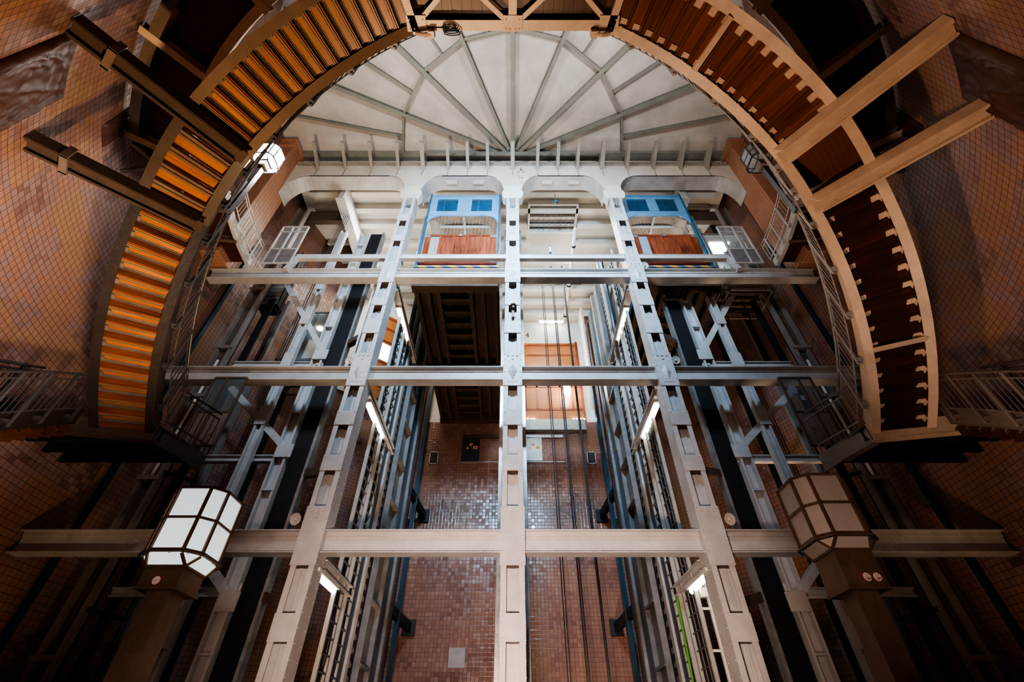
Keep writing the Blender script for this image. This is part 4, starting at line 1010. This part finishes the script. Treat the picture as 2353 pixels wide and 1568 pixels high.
# ================================================================ BACK WALL
def street_door(name, base, ux, label, num):
    """base: middle of the door at sill level; ux: unit vector along the wall"""
    t = thing(name, label, 'door', base); t['kind'] = 'structure'
    b, u = Vector(base), Vector(ux); nrm = Vector((u.y, -u.x, 0))
    if nrm.y > 0: nrm = -nrm
    def slab(mb, a0, a1, z0, z1, d0, d1):
        q = [b + u * a0 + nrm * d1, b + u * a1 + nrm * d1, b + u * a1 + nrm * d0, b + u * a0 + nrm * d0]
        return mb.box8([(p.x, p.y, b.z + z0) for p in q] + [(p.x, p.y, b.z + z1) for p in q])
    w = 1.62
    up = slab(MB(), -w, w, 3.55, 5.6, .0, .08).build('upper_leaf', 'door', t)
    mb = MB()
    for z in (3.62, 4.55, 5.35): slab(mb, -w + .05, w - .05, z, z + .05, .08, .11); slab(mb, -w + .3, w - .35, z + .08, z + .12, .08, .11)
    mb.build('moulding', 'gate', up)
    slab(MB(), -w, w, 2.35, 3.55, -.02, .01).build('daylight_gap', 'daylight', t)
    lo = slab(MB(), -w, w, 0, 2.35, .0, .08).build('lower_leaf', 'door', t)
    mb = MB()
    for k in range(5): slab(mb, -w + .1 + k * .64, -w + .2 + k * .64, .75, 2.3, .08, .11)
    slab(mb, -w, w, 2.2, 2.35, .08, .11); slab(mb, -w, w, .68, .78, .08, .11)
    mb.build('moulding', 'gate', lo)
    slab(MB(), -w - .12, -w, 0, 5.7, 0, .12).build('jamb', 'gate', t); slab(MB(), w, w + .12, 0, 5.7, 0, .12).build('jamb', 'gate', t)
    if num == '4':
        s = slab(MB(), -w, w, -.62, -.02, .0, .30).build('steel_sill', 'steelplate', t)
        slab(MB(), -w, w, -.68, -.62, .0, .34).build('sill_edge', 'galv', t)
        for a in (-1.6, -1.4, -1.2, -1.05, 1.05, 1.2, 1.4, 1.6):
            p = b + u * a + nrm * .2; MB().lathe((p.x, p.y, b.z + .04), (nrm.x, nrm.y, -.2), [(.05, -.05), (.05, 0)], 10).build('led_spot', 'led', t)
    g = slab(MB(), -w + .05, -w + .9, 5.85, 6.75, .0, .03).build('number_plate', 'signw', t)
    p = b + u * (-w + .33) + nrm * .034
    text('number', num, .55, (p.x, p.y, b.z + 6.3), pi / 2, math.atan2(u.y, u.x), 'ink', t)
    return t
street_door('door_1', (2.2, YB, 13.27), (1, 0, 0), 'brown wooden street door number 4 behind the hoist ropes', '4')
ad = 141.0
pp = P(10.75, -ad, 13.27)
struct('wall_facet', MB().box8([(pp[0] + c * 2.1 * cos(rad(180 - ad)) + d * .0, pp[1] + c * 2.1 * sin(rad(180 - ad)) + d, z) for z in (13.0, 20.95) for c, d in ((-1, .02), (1, .02), (1, .25), (-1, .25))]), 'cream', 'cream plaster panel round the second street door', 'wall')
street_door('door_2', pp, (cos(rad(180 - ad)), sin(rad(180 - ad)), 0), 'brown wooden street door number 2 behind the left cable ladders', '2')
# wall cabinets with their rails, vents and patch plate
for nm, x0, x1, mt, lab, rx in (('a', .6, 1.49, 'steelplate', 'bright steel cabinet with warning signs on the back wall right of the central column', (.55, 2.6)), ('b', -2.57, -1.68, 'darkcab', 'dark cabinet with warning signs on the back wall left of the central column', (-2.6, -.65))):
    t = thing('wall_cabinet', lab, 'cabinet', ((x0 + x1) / 2, YB, 10.95), 'sliding cabinets on the back wall')
    MB().box(x0, x1, YB - .1, YB - .01, 10.95, 12.25).build('door', mt, t)
    MB().box(rx[0], rx[1], YB - .14, YB - .01, 12.25, 12.4).build('top_rail', 'galv' if nm == 'a' else 'under', t)
    MB().box(rx[0], rx[1], YB - .08, YB - .01, 10.88, 10.92).build('bottom_rail', 'galv', t)
    xc = (x0 + x1) / 2; yf = YB - .101
    sg = MB().lathe((xc, yf, 11.85), (0, -1, 0), [(.09, 0), (.09, .006)], 20).build('no_entry_sign', 'red', t)
    MB().lathe((xc, yf - .004, 11.85), (0, -1, 0), [(.07, 0), (.07, .004)], 20).build('disc', 'stick', sg)
    mb = MB().box(xc - .012, xc + .035, yf - .012, yf - .006, 11.81, 11.87)
    for k in range(4): mb.box(xc - .010 + k * .012, xc - .002 + k * .012, yf - .012, yf - .006, 11.87, 11.905)
    mb.bar((xc - .01, yf - .009, 11.83), (xc - .035, yf - .009, 11.86), .012, .006); mb.build('hand', 'ink', sg)
    MB().bar((xc - .05, yf - .014, 11.90), (xc + .05, yf - .014, 11.80), .004, .014).build('bar', 'red', sg)
    tr = MB().prism([(xc - .24, yf, 11.6), (xc - .08, yf, 11.6), (xc - .16, yf, 11.74)], (0, -.006, 0)).build('warning_triangle', 'yellow', t)
    MB().prism([(xc - .155, yf - .007, 11.70), (xc - .175, yf - .007, 11.65), (xc - .155, yf - .007, 11.655), (xc - .165, yf - .007, 11.615), (xc - .145, yf - .007, 11.665), (xc - .163, yf - .007, 11.662)], (0, -.003, 0)).build('bolt_symbol', 'ink', tr)
    pl = MB().box(xc + .12, xc + .34, yf - .006, yf, 11.6, 11.76).build('warning_plate', 'yellow', t)
    mb = MB()
    for k in range(3): mb.box(xc + .14 + .015 * k, xc + .32 - .02 * k, yf - .009, yf - .006, 11.64 + k * .04, 11.655 + k * .04)
    mb.build('text_lines', 'ink', pl)
for s in (-1, 1):
    t = thing('wall_vent', 'small louvred vent high on the back wall at the far %s' % ('right' if s > 0 else 'left'), 'vent', (s * 3.95, YB, 10.85), 'back wall vents')
    MB().box(s * 3.95 - .21, s * 3.95 + .21, YB - .03, YB - .01, 10.82, 11.45).build('dark_backing', 'dark', t)
    mb = MB().box(s * 3.95 - .22, s * 3.95 - .18, YB - .06, YB - .01, 10.8, 11.47).box(s * 3.95 + .18, s * 3.95 + .22, YB - .06, YB - .01, 10.8, 11.47).box(s * 3.95 - .22, s * 3.95 + .22, YB - .06, YB - .01, 10.8, 10.84).box(s * 3.95 - .22, s * 3.95 + .22, YB - .06, YB - .01, 11.43, 11.47)
    mb.build('frame', 'galv', t)
    mb = MB()
    for k in range(8): mb.box(s * 3.95 - .18, s * 3.95 + .18, YB - .055, YB - .03, 10.88 + k * .07, 10.895 + k * .07)
    mb.build('louvres', 'stairdk', t)
mb = MB().box(-2.43, -1.81, YB - .015, YB - .003, 2.52, 3.15)
for x in (-2.38, -1.86):
    for z in (2.57, 3.10): mb.rivet((x, YB - .015, z), (0, -1, 0), .015)
single('patch_plate', mb, 'rail', 'plain square metal plate low on the tiled back wall', 'plate')
t = thing('door_lamp_glare', 'six-sided glowing shape for the lamp glare at the street door number 4', 'lantern', (3.0, 20.2, 14.5))  # lantern shape made up for a lamp glare at the door
MB().lathe((3.0, 20.25, 14.55), (0, 0, 1), [(.10, 0), (.20, .15), (.20, .75), (.10, .95)], 6).build('glass', 'lamp_hot', t); MB().lathe((3.0, 20.25, 15.5), (0, 0, 1), [(.22, 0), (.10, .2)], 6).build('cap', 'galv', t)
MB().tube([(3.0, 20.25, 15.6), (3.0, 20.75, 15.8)], .03).build('arm', 'galv', t)
# camera and spot on the central column
t = thing('security_camera', 'white dome camera hanging under the girder beside the central column', 'camera', (.36, 10.1, 19.6))
MB().lathe((.38, 10.1, 20.1), (0, -.2, -1), [(.05, -.05), (.11, .0), (.12, .1), (.08, .2)], 14).build('dome', 'white', t, True)
MB().lathe((.38, 10.06, 20.02), (0, -.6, -1), [(.05, .05), (.05, .12)], 12).build('lens', 'ink', t)
MB().box(.30, .46, 10.1, 10.24, 19.55, 19.85).tube([(.38, 10.15, 19.6), (.38, 10.15, 19.0)], .02).build('bracket', 'white', t)
t = thing('spot_lamp', 'small bronze spot lamp clamped to the front of the central column', 'lamp', (0, 10.1, 10.4))
MB().lathe((.02, 10.0, 10.75), (0, -.5, -1), [(.05, -.12), (.10, 0), (.11, .1), (.08, .1)], 14).build('shade', 'bronze', t, True)
MB().lathe((.02, 9.97, 10.68), (0, -.5, -1), [(.04, 0), (.03, .06)], 10).build('bulb', 'white', t, True); MB().box(-.03, .05, 10.05, 10.18, 10.3, 10.75).build('bracket', 'bronze', t)
single('door_cable', MB().tube([(-4.33, 12.9, FLOOR), (-4.30, 12.75, 1.5), (-4.28, 12.7, 3.2)], .03), 'green', 'green cable climbing beside the left cable ladders', 'cable')
single('door_cable', MB().tube([(4.05, 12.9, FLOOR), (4.06, 12.75, 1.2), (4.1, 12.7, 3.0)], .03), 'green', 'green cable climbing beside the right mesh screen', 'cable')
t = thing('lit_cable_rack', 'cream cable rack lit by the lowest tube lamp on the right', 'cable ladder', (4.55, 11.9, FLOOR))
mb = MB()
for x in (4.3, 4.52, 4.75): mb.box(x - .025, x + .025, 11.75, 11.82, FLOOR, 3.1)
mb.build('rail', 'white', t); mb = MB()
for z in (.1, .9, 1.7, 2.5, 3.05): MB().box(4.25, 4.8, 11.72, 11.76, z, z + .05).build('rung', 'white', t)
MB().box(4.35, 4.5, 11.65, 11.8, 2.75, 2.95).build('junction_box', 'white', t)

# ================================================================ LANTERNS
def octa(xc, yc, h, ch):
    a, b = h, h - ch
    return [(xc - b, yc - a), (xc + b, yc - a), (xc + a, yc - b), (xc + a, yc + b), (xc + b, yc + a), (xc - b, yc + a), (xc - a, yc + b), (xc - a, yc - b)]
def lantern(t, xc, yc, z0, z1, hw, ch, pane, metal, drop, bw):
    o = octa(xc, yc, hw, ch); o2 = octa(xc, yc, hw + .02, ch)
    body = t
    fr = MB(); w = .017 * hw / .25
    for (x, y) in o: fr.bar((x, y, z0), (x, y, z1), w * 1.3, w * 1.3, (1, .3, 0))
    zm = (z0 + z1) / 2
    for z in (z0 + w / 2, zm, z1 - w / 2):
        for i in range(8):
            p, q = o[i], o[(i + 1) % 8]; fr.bar((p[0], p[1], z), (q[0], q[1], z), w, w * 1.2)
    for i in range(8):   # base rim
        p, q = o2[i], o2[(i + 1) % 8]; fr.bar((p[0], p[1], z0 - .012), (q[0], q[1], z0 - .012), w * 1.4, w * .9)
    sq = [(xc - bw, yc - bw), (xc + bw, yc - bw), (xc + bw, yc + bw), (xc - bw, yc + bw)]
    zb = z0 - drop
    for i, (x, y) in enumerate(o): 
        s = sq[[0, 1, 1, 2, 2, 3, 3, 0][i]]; fr.bar((x, y, z0 - .02), (s[0], s[1], zb), w * 1.1, w * 1.1, (1, .3, 0))
    for i in range(4): fr.bar((*sq[i], zb), (*sq[(i + 1) % 4], zb), w * 1.2, w)
    fr.build('frame', metal, t)
    cx = Vector((xc, yc, 0))
    def inset(p, d=.006): v = Vector((p[0], p[1], 0)); v = v + (cx - v).normalized() * d; return v.x, v.y
    for i in range(8):
        p, q = inset(o[i]), inset(o[(i + 1) % 8])
        for za, zc in ((z0, zm), (zm, z1)): MB().quad([(p[0], p[1], za), (q[0], q[1], za), (q[0], q[1], zc), (p[0], p[1], zc)]).build('pane', pane, t)
    for i in range(8):
        p, q = inset(o[i]), inset(o[(i + 1) % 8]); a, b = sq[[0, 1, 1, 2, 2, 3, 3, 0][i]], sq[[0, 1, 1, 2, 2, 3, 3, 0][(i + 1) % 8]]
        a, b = inset(a), inset(b)
        pts = [(p[0], p[1], z0 - .02), (q[0], q[1], z0 - .02), (b[0], b[1], zb)] + ([(a[0], a[1], zb)] if a != b else [])
        MB().quad(pts).build('lower_pane', pane, t)
    rf = MB(); ap = (xc, yc, z1 + hw * .35); o3 = octa(xc, yc, hw * 1.03, ch)
    for i in range(8): p, q = o3[i], o3[(i + 1) % 8]; rf.quad([(p[0], p[1], z1), (q[0], q[1], z1), ap])
    rf.build('roof', metal, t)
def sticker(t, x, y, z, l2):
    s = MB().lathe((x, y, z), (0, -1, 0), [(.036, 0), (.036, .0015)], 24).build('sticker', 'red', t)
    MB().lathe((x, y - .001, z), (0, -1, 0), [(.032, 0), (.032, .0015)], 24).build('sticker_face', 'stick', s)
    MB().box(x - .032, x + .032, y - .0036, y - .0025, z - .001, z + .001).box(x - .001, x + .001, y - .0036, y - .0025, z - .03, z - .001).build('sticker_lines', 'red', s)
    text('sticker_text', '1.1', .026, (x, y - .003, z + .014), pi / 2, 0, 'ink', s)
    text('sticker_text', l2, .020, (x, y - .003, z - .013), pi / 2, 0, 'ink', s)
ORG_FIX = None
for SX in (-1, 1):
    S = side(); on = SX < 0
    xc, yc, hw = 2.91, 4.25, .25
    z0, z1 = (1.295, 1.855) if on else (1.43, 1.985)
    t = thing('post_lantern', ('lit opal glass lantern glowing white on its post at lower left' if on else 'unlit opal glass lantern with bronze frame on its post at lower right'), 'lantern', (xc, yc, FLOOR), 'two eight-sided post lanterns')
    lantern(t, xc, yc, z0, z1, hw, .108, 'lantern_on' if on else 'opal', 'bronze', .10, .165)
    zb = z0 - .10
    bm_ = MB().box(xc - .162, xc + .162, yc - .162, yc + .162, 1.045, zb)
    if not on: bm_.box(xc - .166, xc + .166, yc - .166, yc + .166, 1.045, 1.17)
    bm_.box(xc - .176, xc + .176, yc - .176, yc + .176, 1.02, 1.045)
    bm_.build('base_box', 'bronze', t)
    MB().box(xc - .10, xc + .10, yc - .10, yc + .10, FLOOR, 1.02).build('post', 'bronze', t)
    MB().box(xc - .17, xc + .17, yc - .17, yc + .17, FLOOR, FLOOR + .3).build('foot', 'bronze', t)
    yf = yc - .163 if on else yc - .167
    if on: sticker(t, 2.93, yf, 1.085, '1.1|01')
    else: sticker(t, 2.925, yf, 1.11, '1.1|04'); sticker(t, 3.01, yf, 1.11, '1.1|05')
    # lamps standing on the platform railing above
    X, Y = 6.17, 5.35
    t = thing('railing_lamp', ('burning octagonal lamp on a short post above the left platform' if on else 'unlit frosted octagonal lamp on a short post above the right platform'), 'lamp', (X, Y, 8.7), 'lamps on the platform railings')
    lantern(t, X, Y, 10.98, 11.5, .25, .10, 'lamp_hot' if on else 'opalblue', 'lamppost', .07, .12)
    MB().box(X - .11, X + .11, Y - .11, Y + .11, 10.7, 10.91).build('base_box', 'rail', t)
    MB().box(X - .06, X + .06, Y - .06, Y + .06, 8.75, 10.7).build('post', 'lamppost', t)
    MB().bar((X - .02, Y - .02, 8.9), (X + .2, Y - .2, 8.9), .12, .12).build('clamp', 'rail', t)
    MB().box(X + .30, X + .42, Y - .2, Y - .1, 10.3, 10.9).build('control_gear', 'galv', t)
SX = 1

# ================================================================ LIGHT
def lamp(kind, name, loc, col, power, size=.5, target=None, spot=None, sy=None, blend=.6, spread=None):
    l = bpy.data.lights.new(name, kind); l.color = col; l.energy = power
    o = bpy.data.objects.new(name, l); C.objects.link(o); o.location = loc
    if kind == 'AREA':
        l.size = size
        if spread: l.spread = rad(spread)
        if sy: l.shape = 'RECTANGLE'; l.size_y = sy
    else: l.shadow_soft_size = size
    if spot: l.spot_size = rad(spot); l.spot_blend = blend
    if target: o.rotation_euler = (Vector(target) - Vector(loc)).to_track_quat('-Z', 'Y').to_euler()
    return o
COOL = (.80, .91, 1.0); WARM = (1.0, .60, .34); NEUT = (1.0, .95, .88); PEACH = (1.0, .70, .48)
# unseen fill lights added high above the gallery, aimed at girder and columns
for s in (-1, 1):
    lamp('AREA', 'hall_fill', (s * 4.5, 1.6, 16.5), (1, .96, .92), 205, 1.0, (s * 1.5, 10.4, 20.6), spread=140)
lamp('AREA', 'hall_fill', (0, 1.0, 15.0), (.46, .72, 1.0), 1000, 1.2, (0, 10.4, 13.6), spread=95)
# lift bays: unseen fill lights, added to brighten them
lamp('AREA', 'bay_fill', (2.2, 15, 20.3), NEUT, 420, 2.0, (2.2, 15.0, 0), sy=4)
lamp('AREA', 'bay_fill', (-6.6, 14, 20.3), NEUT, 300, 2.0, (-6.6, 14, 0), sy=4)
lamp('AREA', 'bay_fill', (2.2, 17, 13.8), NEUT, 260, 1.5, (2.2, 15.5, 21))
lamp('AREA', 'bay_fill', (-6.4, 13.5, 16.5), NEUT, 110, 1.5, (-6.4, 13.5, 21))
lamp('AREA', 'bay_fill', (8.7, 13.5, 17.0), COOL, 40, 1.0, (8.7, 13.5, 21))
for x in (-2.15, 6.3):
    lamp('POINT', 'cabin_fill', (x, 12.4, 15.7), NEUT, 75, .3)  # unseen light added to brighten the canopy
    lamp('AREA', 'pit_fill', (x, 14.0, -1.3), (1, .72, .5), 85 if x < 0 else 150, 1.2, (x, 15.5, 13), spread=70)  # unseen uplight added to lift the dark underframe
lamp('POINT', 'railing_lamp_bulb', (-5.78, 5.78, 11.25), (1, .95, .9), 190, .2)
# unseen warm fill lights, added low down around the shaft
lamp('SPOT', 'entrance_fill', (-.6, 1.0, -.9), (1.0, .73, .60), 5600, .4, (0, 10.4, 1.6), 72, blend=1)  # added to brighten the lower columns
lamp('SPOT', 'lantern_fill', (.6, .4, -.3), (1, .78, .64), 300, .2, (2.95, 4.2, 1.5), 30, blend=1)  # added to brighten the unlit lantern from the front
lamp('SPOT', 'lantern_fill', (-.8, .4, -.3), (1, .80, .70), 230, .2, (-2.95, 4.2, .9), 28, blend=1)  # weaker one added for the base of the left lantern
lamp('SPOT', 'landing_fill', (0, 4.6, -1.2), (1, .70, .46), 1300, .3, (0, 2.2, 10.7), 30, blend=1)  # added light on the underside of the overhead landing
lamp('SPOT', 'wall_fill', (-3.6, 4.3, 1.6), (1, .90, .84), 2600, .3, (-10.2, 5.2, 6.2), 72, blend=1)  # carries the light of the lit left lantern to the wall
lamp('SPOT', 'wall_fill', (4.0, 4.6, 1.6), (1, .84, .76), 900, .3, (10.2, 5.6, 6.2), 72, blend=1)  # added for the right wall, where the lantern is unlit
for sd in (-1, 1):
    lamp('SPOT', 'corner_fill', (sd * 4.6, 7.2, -1.2), (1, .68, .44), 600, .3, (sd * 10.3, 8.6, 3.2), 60, blend=1)  # added to lift the dark lower side walls
lamp('SPOT', 'stair_fill', (-3.7, 6.6, -.2), (1, .70, .42), 4200, .25, (-5.2, 4.6, 8.8), 84, blend=.8)  # added low down to light the left stair undersides
lamp('SPOT', 'stair_fill', (-1.6, 4.8, 1.8), (1, .72, .52), 2500, .25, (5.4, 4.4, 9.0), 66, blend=.9)  # stands in for the left lantern's light on the right stair
lamp('SPOT', 'back_wall_fill', (2.5, 13.0, -1.2), (1, .78, .62), 1500, .3, (2.3, 20.8, 4.0), 50, blend=1)  # added for the warm glow on the back tiles
lamp('SPOT', 'back_wall_fill', (-2.5, 13.0, -1.2), (1, .76, .60), 330, .3, (-2.6, 20.8, 3.5), 60, blend=1)  # weaker added fill for the left part of the back tiles
w = bpy.data.worlds.new('World'); bpy.context.scene.world = w; w.use_nodes = True
w.node_tree.nodes['Background'].inputs['Color'].default_value = (.02, .016, .014, 1); w.node_tree.nodes['Background'].inputs['Strength'].default_value = .3

# ================================================================ CAMERA
cam = bpy.data.cameras.new('Camera'); co = bpy.data.objects.new('Camera', cam); C.objects.link(co)
cam.sensor_width = 36; cam.lens = 36 * F / 2353; cam.clip_start = .05
cam.shift_x = -(1178 - 1176.5) / 2353
co.location = (0, 0, 0); co.rotation_euler = (pi / 2 + PITCH, 0, 0)
bpy.context.scene.camera = co
sc = bpy.context.scene
sc.view_settings.view_transform = 'AgX'; sc.view_settings.look = 'AgX - High Contrast'; sc.view_settings.exposure = 0.12
sc.cycles.use_denoising = True
sc.cycles.max_bounces = 5; sc.cycles.diffuse_bounces = 3; sc.cycles.glossy_bounces = 2; sc.cycles.use_adaptive_sampling = True; sc.cycles.adaptive_threshold = .025
